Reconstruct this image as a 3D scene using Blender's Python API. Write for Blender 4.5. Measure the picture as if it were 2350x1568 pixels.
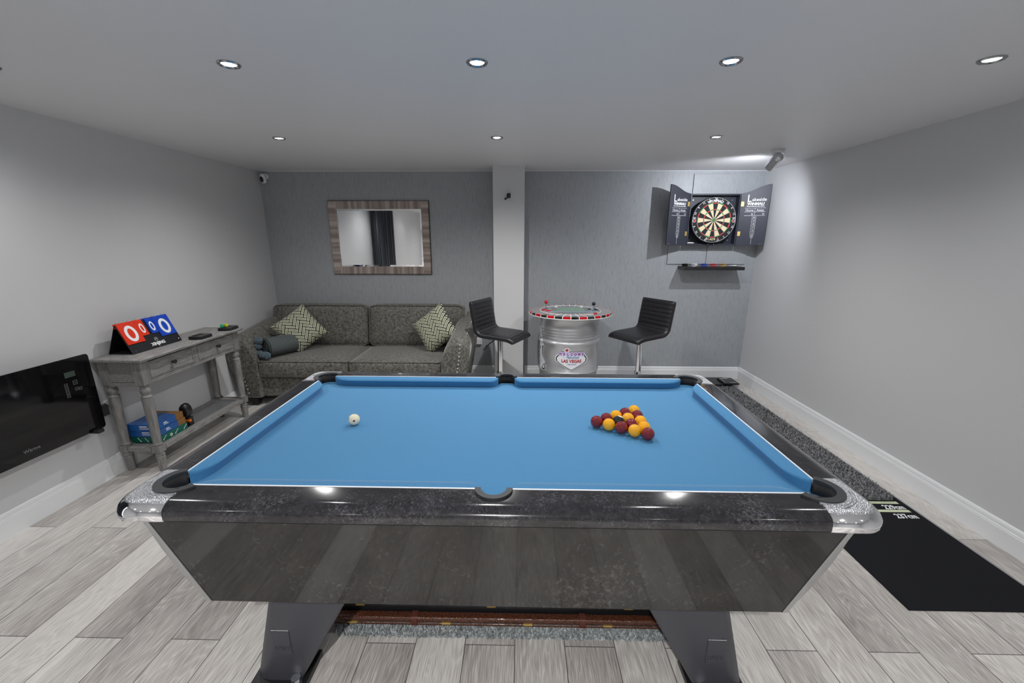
import bpy, bmesh, math, random
from mathutils import Vector, Matrix, noise
from mathutils.geometry import tessellate_polygon
random.seed(7)
PI = math.pi
S = bpy.context.scene
COL = S.collection
for o in list(bpy.data.objects): bpy.data.objects.remove(o)

# ------------------------------------------------------------------ camera
cam_d = bpy.data.cameras.new('camera'); cam = bpy.data.objects.new('camera', cam_d); COL.objects.link(cam)
cam_d.sensor_fit = 'HORIZONTAL'; cam_d.sensor_width = 36.0
cam_d.lens = 36.0 * 977.17 / 2350.0
cam_d.shift_y = 26.05 / 2350.0
cam_d.clip_start = 0.02; cam_d.clip_end = 60
_yaw, _pit, _rol = .0187, .2602, .0014
_f0 = Vector((-math.sin(_yaw), math.cos(_yaw), 0)); _r0 = Vector((math.cos(_yaw), math.sin(_yaw), 0)); _u0 = Vector((0, 0, 1))
_F = math.cos(_pit)*_f0 - math.sin(_pit)*_u0
_U = math.sin(_pit)*_f0 + math.cos(_pit)*_u0
_R = math.cos(_rol)*_r0 + math.sin(_rol)*_U
_U2 = -math.sin(_rol)*_r0 + math.cos(_rol)*_U
cam.matrix_world = Matrix(((_R.x, _U2.x, -_F.x, 0), (_R.y, _U2.y, -_F.y, 0), (_R.z, _U2.z, -_F.z, 1.5409), (0, 0, 0, 1)))
S.camera = cam

# ------------------------------------------------------------------ world, colour management
w = bpy.data.worlds.new('world'); S.world = w; w.use_nodes = True
bg = w.node_tree.nodes['Background']; bg.inputs[0].default_value = (.75, .85, 1, 1); bg.inputs[1].default_value = 3.0
S.view_settings.view_transform = 'Standard'; S.view_settings.look = 'None'
S.view_settings.gamma = 1.0; S.view_settings.use_curve_mapping = False
S.view_settings.exposure = 0.0

# ------------------------------------------------------------------ room measures (metres, camera stands at x=0, y=0)
XL, XR, YB, YF, ZC = -2.7255, 2.5107, 4.7099, -3.0, 2.2236
DL_POWER = 21.0     # watts of each recessed downlight

# ------------------------------------------------------------------ material helpers
MATS = {}
def mat(name, col=(.5,.5,.5), rough=.5, metal=0.0, spec=None, coat=0.0, sheen=0.0, emit=None, es=0.0):
    m = bpy.data.materials.new(name); m.use_nodes = True
    b = m.node_tree.nodes['Principled BSDF']
    b.inputs['Base Color'].default_value = (*col, 1); b.inputs['Roughness'].default_value = rough
    b.inputs['Metallic'].default_value = metal
    if spec is not None: b.inputs['Specular IOR Level'].default_value = spec
    if coat: b.inputs['Coat Weight'].default_value = coat; b.inputs['Coat Roughness'].default_value = .04
    if sheen: b.inputs['Sheen Weight'].default_value = sheen; b.inputs['Sheen Roughness'].default_value = .4
    if emit: b.inputs['Emission Color'].default_value = (*emit, 1); b.inputs['Emission Strength'].default_value = es
    MATS[name] = m; return m
def NT(m): return m.node_tree, m.node_tree.nodes, m.node_tree.links, m.node_tree.nodes['Principled BSDF']
def sr(r, g, b):
    f = lambda c: (c/255/12.92) if c/255 <= .04045 else ((c/255+.055)/1.055)**2.4
    return (f(r), f(g), f(b))
def node(m, t, **kw):
    n = m.node_tree.nodes.new(t)
    for k, v in kw.items():
        if k.startswith('i_'):
            key = k[2:]; key = int(key) if key.isdigit() else key.replace('_', ' ')
            n.inputs[key].default_value = v
        else: setattr(n, k, v)
    return n
def ramp(m, stops):
    r = m.node_tree.nodes.new('ShaderNodeValToRGB'); e = r.color_ramp.elements
    while len(e) < len(stops): e.new(.5)
    for i, (p, c) in enumerate(stops):
        e[i].position = p; e[i].color = (*c, 1) if len(c) == 3 else c
    return r
def coords(m, scale=(1,1,1), rot=(0,0,0), kind='Object'):
    tc = m.node_tree.nodes.new('ShaderNodeTexCoord'); mp = m.node_tree.nodes.new('ShaderNodeMapping')
    mp.inputs['Scale'].default_value = scale; mp.inputs['Rotation'].default_value = rot
    m.node_tree.links.new(tc.outputs[kind], mp.inputs['Vector']); return mp.outputs[0]
def mottled(name, c1, c2, scale=20, rough=.5, detail=4, bump=0, bscale=None, lo=.35, hi=.65, dist=0, aniso=(1,1,1), rough_noise=.5, **kw):
    m = mat(name, c1, rough, **kw); nt, N, L, B = NT(m)
    v = coords(m, aniso, (.5,.35,.2) if 'slate' in name else (0,0,0))
    n = node(m, 'ShaderNodeTexNoise', i_Scale=scale, i_Detail=detail, i_Distortion=dist, i_Roughness=rough_noise); L.new(v, n.inputs['Vector'])
    r = ramp(m, [(lo, c1), (hi, c2)]); L.new(n.outputs[0], r.inputs[0]); L.new(r.outputs[0], B.inputs['Base Color'])
    if bump:
        n2 = node(m, 'ShaderNodeTexNoise', i_Scale=bscale or scale*4, i_Detail=3); L.new(v, n2.inputs['Vector'])
        bp = node(m, 'ShaderNodeBump', i_Strength=bump, i_Distance=.002); L.new(n2.outputs[0], bp.inputs['Height']); L.new(bp.outputs[0], B.inputs['Normal'])
    return m

# ------------------------------------------------------------------ materials
mat('wall_paint', sr(203,204,206), .6)
mat('ceiling_paint', sr(222,222,224), .5)
mat('skirting', sr(228,230,232), .3)
mat('chrome', (.82,.83,.86), .08, 1.0)
mat('dark_chrome', (.42,.43,.45), .15, 1.0)
mat('wire_grey', (.35,.35,.36), .7, .5)
mat('satin_metal', (.62,.63,.65), .3, 1.0)
mat('alu_trim', (.52,.53,.54), .4, 1.0)
mat('black_plastic', (.012,.012,.014), .35)
mat('black_matt', (.008,.008,.009), .8)
mat('black_leather', (.010,.010,.013), .42)
mat('rubber', (.028,.030,.034), .5)
mat('white_plastic', (.8,.8,.8), .35)
mat('white_print', (.85,.86,.88), .5)
mat('strip_white', (.85,.88,.92), .35)
mat('mirror_glass', (.95,.96,.96), .0, 1.0)
mat('brass', (.70,.50,.17), .5, .8)
mat('leg_metal', sr(74,75,82), .42, .35)
mat('pot_black', (.004,.004,.005), .7)
mat('lamp_lens', (1,1,1), .5, emit=(.93,.96,1.0), es=40.0)
mat('screen_green', sr(110,160,120), .1, coat=.5)
mat('screen_frame', sr(140,160,172), .3)
mat('red_plastic', sr(190,15,25), .25)
mat('card_red', sr(222,50,15), .4)
mat('card_blue', sr(5,65,185), .4)
mat('score_black', sr(22,23,28), .45)
mat('dart_black', sr(26,27,30), .8); mat('dart_cream', sr(226,206,170), .9); mat('dart_red', sr(214,52,44), .9); mat('dart_green', sr(10,140,70), .9)
mat('cabinet_black', sr(44,48,60), .5)
mat('mat_black', sr(22,23,28), .9, spec=.2)
mat('mat_stripe', sr(205,212,180), .7)
mat('box_blue', sr(22,82,150), .35); mat('box_brown', sr(128,92,44), .4); mat('box_green', sr(0,92,76), .4)
mat('orange', sr(215,105,30), .4)
mat('sign_white', sr(225,228,235), .4); mat('sign_red', sr(165,20,30), .4); mat('sign_blue', sr(70,130,190), .4); mat('sign_purple', sr(120,50,120), .4); mat('sign_lilac', sr(200,190,225), .4)
mat('heater_glass', (.003,.003,.004), .05, spec=.35)
mat('lcd', sr(60,72,66), .3)
mat('icon_grey', sr(120,122,124), .4)
mat('chalk_green', sr(20,170,120), .5); mat('chalk_yellow', sr(205,215,30), .5)
mat('gold', (.8,.5,.12), .3, 1.0); mat('flight_red', sr(220,30,50), .5); mat('flight_blue', sr(30,70,190), .5); mat('flight_white', sr(235,235,240), .5); mat('flight_black', sr(30,30,30), .4); mat('flight_gold', sr(190,140,30), .4)
mat('ball_red', sr(120,6,22), .06, coat=1.0); mat('ball_yellow', sr(248,176,10), .06, coat=1.0); mat('ball_black', (.004,.006,.006), .06, coat=1.0); mat('ball_white', sr(240,235,205), .06, coat=1.0)
mat('curtain', sr(40,46,54), .9, sheen=.5)
mat('glass_day', (.9,.95,1), .1, emit=(.85,.93,1), es=3.0)
mat('sofa_foot', (.01,.008,.007), .4)
mat('stud', (.8,.8,.78), .25, 1.0)
mat('cream_weave', sr(186,186,164), .7, sheen=.3); mat('olive_weave', sr(112,116,92), .8); mat('dark_weave', sr(24,26,20), .9)
mat('pom', sr(70,88,98), .95, sheen=.6)
mat('fold_shade_dark', (.02,.022,.018), .8)
mat('card_paper', sr(215,222,228), .5)
mat('strap_brown', sr(92,50,42), .45)

mottled('rail_slate', sr(19,18,21), sr(66,66,71), 30, .12, detail=12, lo=.38, hi=.85, coat=.5, rough_noise=.8)
mottled('panel_slate', sr(17,16,16), sr(46,44,43), 9, .06, detail=12, lo=.35, hi=.85, spec=.6, coat=.25, rough_noise=.7)
mottled('cloth', (.051,.213,.412), (.057,.224,.430), 420, .85, detail=3, sheen=.15)
mottled('cloth_cushion', (.046,.200,.400), (.056,.225,.440), 180, .85, detail=3, sheen=.1)
mottled('sofa_fabric', sr(54,53,49), sr(138,136,128), 52, .8, detail=12, lo=.38, hi=.76, bump=.3, bscale=260, dist=.3, sheen=.4, rough_noise=.72)
mottled('blanket_wool', sr(62,68,68), sr(84,92,92), 160, .95, detail=3, bump=.4, bscale=300)
mottled('oil_drum', (.50,.51,.53), (.58,.59,.61), 3, .32, detail=2, metal=.6)
mottled('grey_wood', sr(108,107,106), sr(148,146,144), 16, .5, detail=8, lo=.3, hi=.72, aniso=(6,1,6))
mottled('grey_wood_upright', sr(104,103,102), sr(142,140,138), 14, .5, detail=8, lo=.3, hi=.72, aniso=(6,6,.8))

def flecks(name, scale, col, lo, hi, strength):
    m = MATS[name]; nt, N, L, B = NT(m); src = B.inputs['Base Color'].links[0].from_socket
    v = coords(m, (1,1,1), (.3,.6,.9)); n = node(m, 'ShaderNodeTexNoise', i_Scale=scale, i_Detail=8.0, i_Roughness=.75, i_Distortion=.6); L.new(v, n.inputs['Vector'])
    n2 = node(m, 'ShaderNodeTexNoise', i_Scale=scale*.06, i_Detail=3.0); L.new(v, n2.inputs['Vector'])
    a = node(m, 'ShaderNodeMath', operation='ADD'); L.new(n.outputs[0], a.inputs[0]); sc = node(m, 'ShaderNodeMath', operation='MULTIPLY'); L.new(n2.outputs[0], sc.inputs[0]); sc.inputs[1].default_value = .5; L.new(sc.outputs[0], a.inputs[1])
    r = ramp(m, [(lo, (0,0,0)), (hi, (strength,)*3)]); L.new(a.outputs[0], r.inputs[0])
    mx = node(m, 'ShaderNodeMix', data_type='RGBA'); L.new(r.outputs[0], mx.inputs[0]); L.new(src, mx.inputs[6]); mx.inputs[7].default_value = (*col, 1); L.new(mx.outputs[2], B.inputs['Base Color'])
flecks('rail_slate', 120, sr(130,130,138), .80, 1.08, .55)
flecks('panel_slate', 60, sr(110,106,103), .82, 1.02, .45)
def mk_croc():
    m = mat('croc_brown', sr(88,50,36), .25, coat=.5); nt, N, L, B = NT(m)
    v = coords(m, (60, 60, 60)); vo = node(m, 'ShaderNodeTexVoronoi', feature='DISTANCE_TO_EDGE'); L.new(v, vo.inputs['Vector']); vo.inputs['Scale'].default_value = 2.6
    r = ramp(m, [(.0, sr(28,14,10)), (.14, sr(98,56,38))]); L.new(vo.outputs[0], r.inputs[0]); L.new(r.outputs[0], B.inputs['Base Color'])
    bp = node(m, 'ShaderNodeBump', i_Strength=.7, i_Distance=.002); L.new(vo.outputs[0], bp.inputs['Height']); L.new(bp.outputs[0], B.inputs['Normal'])
mk_croc()

def mk_sparkle():
    m = mat('sparkle_metal', (.9,.9,.93), .3, .9); nt, N, L, B = NT(m)
    v = coords(m, (1,1,1)); vo = node(m, 'ShaderNodeTexVoronoi', i_Scale=260.0); L.new(v, vo.inputs['Vector'])
    bp = node(m, 'ShaderNodeBump', i_Strength=1.0, i_Distance=.003); L.new(vo.outputs[0], bp.inputs['Height']); L.new(bp.outputs[0], B.inputs['Normal'])
    r = ramp(m, [(.2, (.95,.95,.98)), (.8, (.55,.56,.6))]); L.new(vo.outputs[0], r.inputs[0]); L.new(r.outputs[0], B.inputs['Base Color'])
mk_sparkle()

def mk_floor():
    m = mat('floor_planks', (.5,.5,.5), .32); nt, N, L, B = NT(m)
    W, LEN, X0, Y0 = .1955, 1.32, -.599, 1.32
    tc = node(m, 'ShaderNodeTexCoord'); sp = node(m, 'ShaderNodeSeparateXYZ'); L.new(tc.outputs['Object'], sp.inputs[0])
    def M(op, a, b=None, c=None):
        n = node(m, 'ShaderNodeMath', operation=op)
        for i, x in enumerate((a, b, c)):
            if x is None: continue
            if isinstance(x, (int, float)): n.inputs[i].default_value = x
            else: L.new(x, n.inputs[i])
        return n.outputs[0]
    u = M('DIVIDE', M('SUBTRACT', sp.outputs[0], X0), W)
    k = M('FLOOR', u); fu = M('SUBTRACT', u, k)
    odd = M('FLOORED_MODULO', k, 2.0)
    vv = M('ADD', M('DIVIDE', M('SUBTRACT', sp.outputs[1], Y0), LEN), M('MULTIPLY', odd, .5))
    j = M('FLOOR', vv); fv = M('SUBTRACT', vv, j)
    # per-plank random number
    cb = node(m, 'ShaderNodeCombineXYZ'); L.new(k, cb.inputs[0]); L.new(j, cb.inputs[1])
    wn = node(m, 'ShaderNodeTexWhiteNoise', noise_dimensions='3D'); L.new(cb.outputs[0], wn.inputs['Vector'])
    rnd = wn.outputs['Value']
    # seams
    eu = M('MULTIPLY', M('MINIMUM', fu, M('SUBTRACT', 1.0, fu)), W)
    ev = M('MULTIPLY', M('MINIMUM', fv, M('SUBTRACT', 1.0, fv)), LEN)
    seam = M('LESS_THAN', M('MINIMUM', eu, ev), .0014)
    # grain: stretched along the plank, shifted per plank
    gx = M('ADD', M('MULTIPLY', sp.outputs[0], 1.0), M('MULTIPLY', rnd, 37.0))
    gy = M('ADD', M('MULTIPLY', sp.outputs[1], .16), M('MULTIPLY', rnd, 91.0))
    gc = node(m, 'ShaderNodeCombineXYZ'); L.new(gx, gc.inputs[0]); L.new(gy, gc.inputs[1])
    n1 = node(m, 'ShaderNodeTexNoise', i_Scale=5.5, i_Detail=3.0, i_Distortion=.5); L.new(gc.outputs[0], n1.inputs['Vector'])
    rings = M('FRACT', M('MULTIPLY', n1.outputs[0], 26.0))
    rings = M('MULTIPLY', M('POWER', M('MULTIPLY', M('ABSOLUTE', M('SUBTRACT', rings, .5)), 2.0), 2.5), .5)
    n2 = node(m, 'ShaderNodeTexNoise', i_Scale=110.0, i_Detail=5.0); gc2 = node(m, 'ShaderNodeCombineXYZ'); L.new(M('MULTIPLY', gx, 2.6), gc2.inputs[0]); L.new(M('MULTIPLY', gy, .55), gc2.inputs[1]); L.new(gc2.outputs[0], n2.inputs['Vector'])
    n3 = node(m, 'ShaderNodeTexNoise', i_Scale=3.0, i_Detail=2.0); L.new(gc.outputs[0], n3.inputs['Vector'])
    mix = M('ADD', M('ADD', M('MULTIPLY', rings, .22), M('MULTIPLY', n2.outputs[0], .85)), M('ADD', M('MULTIPLY', n3.outputs[0], .52), M('MULTIPLY', rnd, .27)))
    r = ramp(m, [(.50, sr(124,118,114)), (.76, sr(176,171,167)), (1.0, sr(216,213,209))])
    L.new(mix, r.inputs[0])
    mx = node(m, 'ShaderNodeMix', data_type='RGBA'); L.new(seam, mx.inputs[0]); L.new(r.outputs[0], mx.inputs[6]); mx.inputs[7].default_value = (.06,.055,.05,1)
    L.new(mx.outputs[2], B.inputs['Base Color'])
    hgt = M('SUBTRACT', M('MULTIPLY', n2.outputs[0], .25), M('MULTIPLY', seam, 1.0))
    bp = node(m, 'ShaderNodeBump', i_Strength=.35, i_Distance=.001); L.new(hgt, bp.inputs['Height']); L.new(bp.outputs[0], B.inputs['Normal'])
mk_floor()

def mk_wallpaper():
    m = mat('wallpaper', (.2,.2,.2), .45, spec=.5); nt, N, L, B = NT(m)
    v = coords(m, (1, 1, .045)); n = node(m, 'ShaderNodeTexNoise', i_Scale=420.0, i_Detail=3.0); L.new(v, n.inputs['Vector'])
    n2 = node(m, 'ShaderNodeTexNoise', i_Scale=240.0, i_Detail=2.0, i_Distortion=.1); v2 = coords(m, (1, 1, .05)); L.new(v2, n2.inputs['Vector'])
    ad = node(m, 'ShaderNodeMath', operation='ADD'); L.new(n.outputs[0], ad.inputs[0]); L.new(n2.outputs[0], ad.inputs[1])
    r = ramp(m, [(.7, sr(140,144,148)), (1.0, sr(164,168,172))])
    L.new(ad.outputs[0], r.inputs[0]); L.new(r.outputs[0], B.inputs['Base Color'])
    bp = node(m, 'ShaderNodeBump', i_Strength=.2, i_Distance=.0006); L.new(n.outputs[0], bp.inputs['Height']); L.new(bp.outputs[0], B.inputs['Normal'])
mk_wallpaper()

def mk_rug(name, a, b):
    m = mat(name, a, .95); nt, N, L, B = NT(m)
    oi = node(m, 'ShaderNodeTexCoord'); n = node(m, 'ShaderNodeTexNoise', i_Scale=90.0, i_Detail=2.0); L.new(oi.outputs['Object'], n.inputs['Vector'])
    r = ramp(m, [(.35, a), (.65, b)]); L.new(n.outputs[0], r.inputs[0]); L.new(r.outputs[0], B.inputs['Base Color'])
mk_rug('rug_grey', sr(96,97,100), sr(150,151,154)); mk_rug('rug_light', sr(130,136,138), sr(184,190,192))

def mk_frame():
    m = mat('mirror_frame', sr(150,138,132), .24, .45); nt, N, L, B = NT(m)
    tc = node(m, 'ShaderNodeTexCoord'); sp = node(m, 'ShaderNodeSeparateXYZ'); L.new(tc.outputs['Object'], sp.inputs[0])
    ab = node(m, 'ShaderNodeMath', operation='ABSOLUTE'); L.new(sp.outputs[0], ab.inputs[0])
    side = node(m, 'ShaderNodeMath', operation='GREATER_THAN'); L.new(ab.outputs[0], side.inputs[0]); side.inputs[1].default_value = .4535
    mx = node(m, 'ShaderNodeMix', data_type='FLOAT'); L.new(side.outputs[0], mx.inputs[0]); L.new(sp.outputs[0], mx.inputs[2]); L.new(sp.outputs[2], mx.inputs[3])
    cb = node(m, 'ShaderNodeCombineXYZ'); L.new(mx.outputs[0], cb.inputs[0])
    n = node(m, 'ShaderNodeTexNoise', i_Scale=16.0, i_Detail=1.0); L.new(cb.outputs[0], n.inputs['Vector'])
    r = ramp(m, [(.4, sr(144,130,123)), (.5, sr(166,152,144)), (.6, sr(190,177,169))]); L.new(n.outputs[0], r.inputs[0]); L.new(r.outputs[0], B.inputs['Base Color'])
mk_frame()

def mk_cane():
    m = mat('cane_mesh', sr(120,122,122), .6); nt, N, L, B = NT(m)
    v = coords(m, (1,1,1)); sp = node(m, 'ShaderNodeSeparateXYZ'); L.new(v, sp.inputs[0])
    def M(op, a, b=None):
        n = node(m, 'ShaderNodeMath', operation=op)
        for i, x in enumerate((a, b)):
            if x is None: continue
            if isinstance(x, (int, float)): n.inputs[i].default_value = x
            else: L.new(x, n.inputs[i])
        return n.outputs[0]
    a = M('ABSOLUTE', M('SUBTRACT', M('FRACT', M('MULTIPLY', sp.outputs[0], 70.0)), .5))
    b = M('ABSOLUTE', M('SUBTRACT', M('FRACT', M('MULTIPLY', sp.outputs[1], 70.0)), .5))
    h = M('LESS_THAN', M('MAXIMUM', a, b), .27)
    L.new(M('SUBTRACT', 1.0, h), B.inputs['Alpha'])
mk_cane()

# ------------------------------------------------------------------ mesh builder
class MB:
    def __init__(s): s.v = []; s.f = []; s.mi = []; s.M = Matrix.Identity(4); s.cur = 0
    def add(s, vs, fs):
        b = len(s.v); s.v += [s.M @ Vector(p) for p in vs]
        for f in fs: s.f.append([b+i for i in f]); s.mi.append(s.cur)
        return s
    def box(s, x0, x1, y0, y1, z0, z1):
        return s.add([(x0,y0,z0),(x1,y0,z0),(x1,y1,z0),(x0,y1,z0),(x0,y0,z1),(x1,y0,z1),(x1,y1,z1),(x0,y1,z1)],
                     [(3,2,1,0),(4,5,6,7),(0,1,5,4),(1,2,6,5),(2,3,7,6),(3,0,4,7)])
    def loft(s, rings, closed=True, cap=True):
        n = len(rings[0]); vs = [p for r in rings for p in r]; fs = []
        for i in range(len(rings)-1):
            for j in range(n if closed else n-1):
                k = (j+1) % n; fs.append((i*n+j, i*n+k, (i+1)*n+k, (i+1)*n+j))
        if cap and closed:
            fs.append(tuple(range(n-1, -1, -1))); fs.append(tuple((len(rings)-1)*n+i for i in range(n)))
        return s.add(vs, fs)
    def cyl(s, p0, p1, r0, r1=None, n=24, cap=True):
        r1 = r0 if r1 is None else r1; p0, p1 = Vector(p0), Vector(p1); d = (p1-p0).normalized()
        a = d.orthogonal().normalized(); b = d.cross(a)
        R = [[p + (a*math.cos(2*PI*i/n) + b*math.sin(2*PI*i/n))*r for i in range(n)] for p, r in ((p0, r0), (p1, r1))]
        return s.loft(R, cap=cap)
    def lathe(s, prof, c=(0,0,0), n=28, cap=True, axis='z'):
        R = []
        for r, z in prof:
            if axis == 'z': R.append([(c[0]+r*math.cos(2*PI*i/n), c[1]+r*math.sin(2*PI*i/n), c[2]+z) for i in range(n)])
            elif axis == 'y': R.append([(c[0]+r*math.cos(2*PI*i/n), c[1]+z, c[2]-r*math.sin(2*PI*i/n)) for i in range(n)])
            else: R.append([(c[0]+z, c[1]+r*math.cos(2*PI*i/n), c[2]+r*math.sin(2*PI*i/n)) for i in range(n)])
        return s.loft(R, cap=cap)
    def sphere(s, c, r, n=24, m=16, sc=(1,1,1)):
        vs = [(c[0], c[1], c[2]+r*sc[2])]; fs = []
        for i in range(1, m):
            t = PI*i/m
            for j in range(n):
                p = 2*PI*j/n; vs.append((c[0]+r*sc[0]*math.sin(t)*math.cos(p), c[1]+r*sc[1]*math.sin(t)*math.sin(p), c[2]+r*sc[2]*math.cos(t)))
        vs.append((c[0], c[1], c[2]-r*sc[2])); last = len(vs)-1
        for j in range(n): fs.append((0, 1+j, 1+(j+1) % n)); fs.append((last, 1+(m-2)*n+(j+1) % n, 1+(m-2)*n+j))
        for i in range(m-2):
            for j in range(n):
                k = (j+1) % n; fs.append((1+i*n+j, 1+(i+1)*n+j, 1+(i+1)*n+k, 1+i*n+k))
        return s.add(vs, fs)
    def tube(s, pts, r, n=10, closed=False):
        P = [Vector(p) for p in pts]; R = []; a = None
        for i, p in enumerate(P):
            d = (P[(i+1) % len(P)] - P[i-1]) if closed else (P[min(i+1, len(P)-1)] - P[max(i-1, 0)])
            d.normalize()
            if a is None: a = d.orthogonal().normalized()
            a = (a - d*a.dot(d)).normalized(); b = d.cross(a)
            R.append([p + (a*math.cos(2*PI*j/n) + b*math.sin(2*PI*j/n))*r for j in range(n)])
        if closed: R.append(R[0])
        return s.loft(R, cap=not closed)
    def prism(s, poly, z0, z1, holes=()):
        """2-D outline (counter-clockwise) with optional holes extruded from z0 to z1"""
        loops = [list(poly)] + [list(h) for h in holes]
        flat = [p for l in loops for p in l]; n = len(flat)
        tris = tessellate_polygon([[Vector((p[0], p[1], 0)) for p in l] for l in loops])
        vs = [(p[0], p[1], z0) for p in flat] + [(p[0], p[1], z1) for p in flat]; fs = []
        for t in tris:
            a, b, c = [flat[i] for i in t]
            if (b[0]-a[0])*(c[1]-a[1]) - (b[1]-a[1])*(c[0]-a[0]) < 0: t = (t[0], t[2], t[1])
            fs.append(tuple(n+i for i in t)); fs.append((t[2], t[1], t[0]))
        o = 0
        for l in loops:
            for i in range(len(l)): j = (i+1) % len(l); fs.append((o+i, o+j, n+o+j, n+o+i))
            o += len(l)
        return s.add(vs, fs)
    def build(s, name, mats, parent=None, angle=35, bevel=0, seg=2, subsurf=0, recalc=True):
        me = bpy.data.meshes.new(name); me.from_pydata([tuple(p) for p in s.v], [], s.f)
        if not isinstance(mats, (list, tuple)): mats = [mats]
        for q in mats: me.materials.append(MATS[q] if isinstance(q, str) else q)
        me.polygons.foreach_set('material_index', s.mi)
        if recalc:
            bm = bmesh.new(); bm.from_mesh(me); bmesh.ops.remove_doubles(bm, verts=bm.verts, dist=1e-6)
            bmesh.ops.recalc_face_normals(bm, faces=bm.faces); bm.to_mesh(me); bm.free()
        me.polygons.foreach_set('use_smooth', [True]*len(me.polygons)); me.set_sharp_from_angle(angle=math.radians(angle)); me.update()
        o = bpy.data.objects.new(name, me); COL.objects.link(o)
        if parent: o.parent = parent
        if bevel:
            b = o.modifiers.new('bevel', 'BEVEL'); b.width = bevel; b.segments = seg; b.limit_method = 'ANGLE'; b.angle_limit = math.radians(40); b.harden_normals = True
        if subsurf:
            q = o.modifiers.new('subsurf', 'SUBSURF'); q.levels = subsurf; q.render_levels = subsurf
        return o
def tag(o, label, cat, group=None):
    o['label'] = label; o['category'] = cat
    if group: o['group'] = group
    return o
def thing(name, label, cat, loc=(0,0,0), rz=0, group=None):
    o = bpy.data.objects.new(name, None); COL.objects.link(o); o.location = loc; o.rotation_euler = (0,0,rz); o.empty_display_size = .05
    return tag(o, label, cat, group)
def struct(name, mb, m, **kw):
    o = mb.build(name, m, **kw); o['kind'] = 'structure'; return o
def copy_tree(o, loc=None, rz=None, label=None, parent=None):
    c = o.copy(); COL.objects.link(c)
    if parent: c.parent = parent
    if loc is not None: c.location = loc
    if rz is not None: c.rotation_euler = (0,0,rz)
    if label: c['label'] = label
    for ch in [q for q in ALL if q.parent == o] if False else list(o.children): copy_tree(ch, parent=c)
    return c
def boolean(o, cutters):
    """subtract meshes from o, baked into its mesh"""
    tmp = []
    for c in cutters:
        t = c.build('cutter', 'black_matt'); tmp.append(t)
        b = o.modifiers.new('cut', 'BOOLEAN'); b.object = t; b.operation = 'DIFFERENCE'; b.solver = 'EXACT'
    bpy.context.view_layer.update(); dg = bpy.context.evaluated_depsgraph_get()
    me = bpy.data.meshes.new_from_object(o.evaluated_get(dg)); o.modifiers.clear(); old = o.data; o.data = me; bpy.data.meshes.remove(old)
    for t in tmp: md = t.data; bpy.data.objects.remove(t); bpy.data.meshes.remove(md)
    me.polygons.foreach_set('use_smooth', [True]*len(me.polygons)); me.set_sharp_from_angle(angle=math.radians(35))
def text_mb(txt, size, depth=.0006, align='CENTER', shear=0, sx=1.0, bold=0.0):
    """mesh of a line of lettering in the xy plane, baseline at y=0"""
    cu = bpy.data.curves.new('t', 'FONT'); cu.body = txt; cu.size = size; cu.extrude = depth; cu.align_x = align; cu.shear = shear; cu.offset = bold; cu.resolution_u = 3
    t = bpy.data.objects.new('t', cu); COL.objects.link(t); bpy.context.view_layer.update()
    me = bpy.data.meshes.new_from_object(t.evaluated_get(bpy.context.evaluated_depsgraph_get()))
    mb = MB(); mb.add([(v.co.x*sx, v.co.y, v.co.z) for v in me.vertices], [tuple(p.vertices) for p in me.polygons])
    bpy.data.objects.remove(t); bpy.data.curves.remove(cu); bpy.data.meshes.remove(me); return mb
def put(mb, dst, Mx):
    dst.M = Mx; dst.add([tuple(v) for v in mb.v], [tuple(f) for f in mb.f]); dst.M = Matrix.Identity(4); return dst
def frame3(o, ux, uy):
    ux = Vector(ux).normalized(); uy = Vector(uy).normalized(); uz = ux.cross(uy)
    return Matrix(((ux.x, uy.x, uz.x, o[0]), (ux.y, uy.y, uz.y, o[1]), (ux.z, uy.z, uz.z, o[2]), (0,0,0,1)))
def circ(cx, cy, r, n=32, a0=0, a1=2*PI, end=False):
    m = n if not end else n-1
    return [(cx+r*math.cos(a0+(a1-a0)*i/m), cy+r*math.sin(a0+(a1-a0)*i/m)) for i in range(n)]
def rrect(x0, x1, y0, y1, r, n=6):
    P = []
    for cx, cy, a in ((x1-r, y0+r, -PI/2), (x1-r, y1-r, 0), (x0+r, y1-r, PI/2), (x0+r, y0+r, PI)):
        P += [(cx+r*math.cos(a+PI/2*i/n), cy+r*math.sin(a+PI/2*i/n)) for i in range(n+1)]
    return P
T_ = Matrix.Translation; R_ = Matrix.Rotation

# ================================================================== ROOM
struct('floor', MB().box(XL-.1, XR+.1, YF-.1, YB+.1, -.1, 0), 'floor_planks')
struct('ceiling', MB().box(XL-.1, XR+.1, YF-.1, YB+.1, ZC, ZC+.12), 'ceiling_paint')
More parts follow.
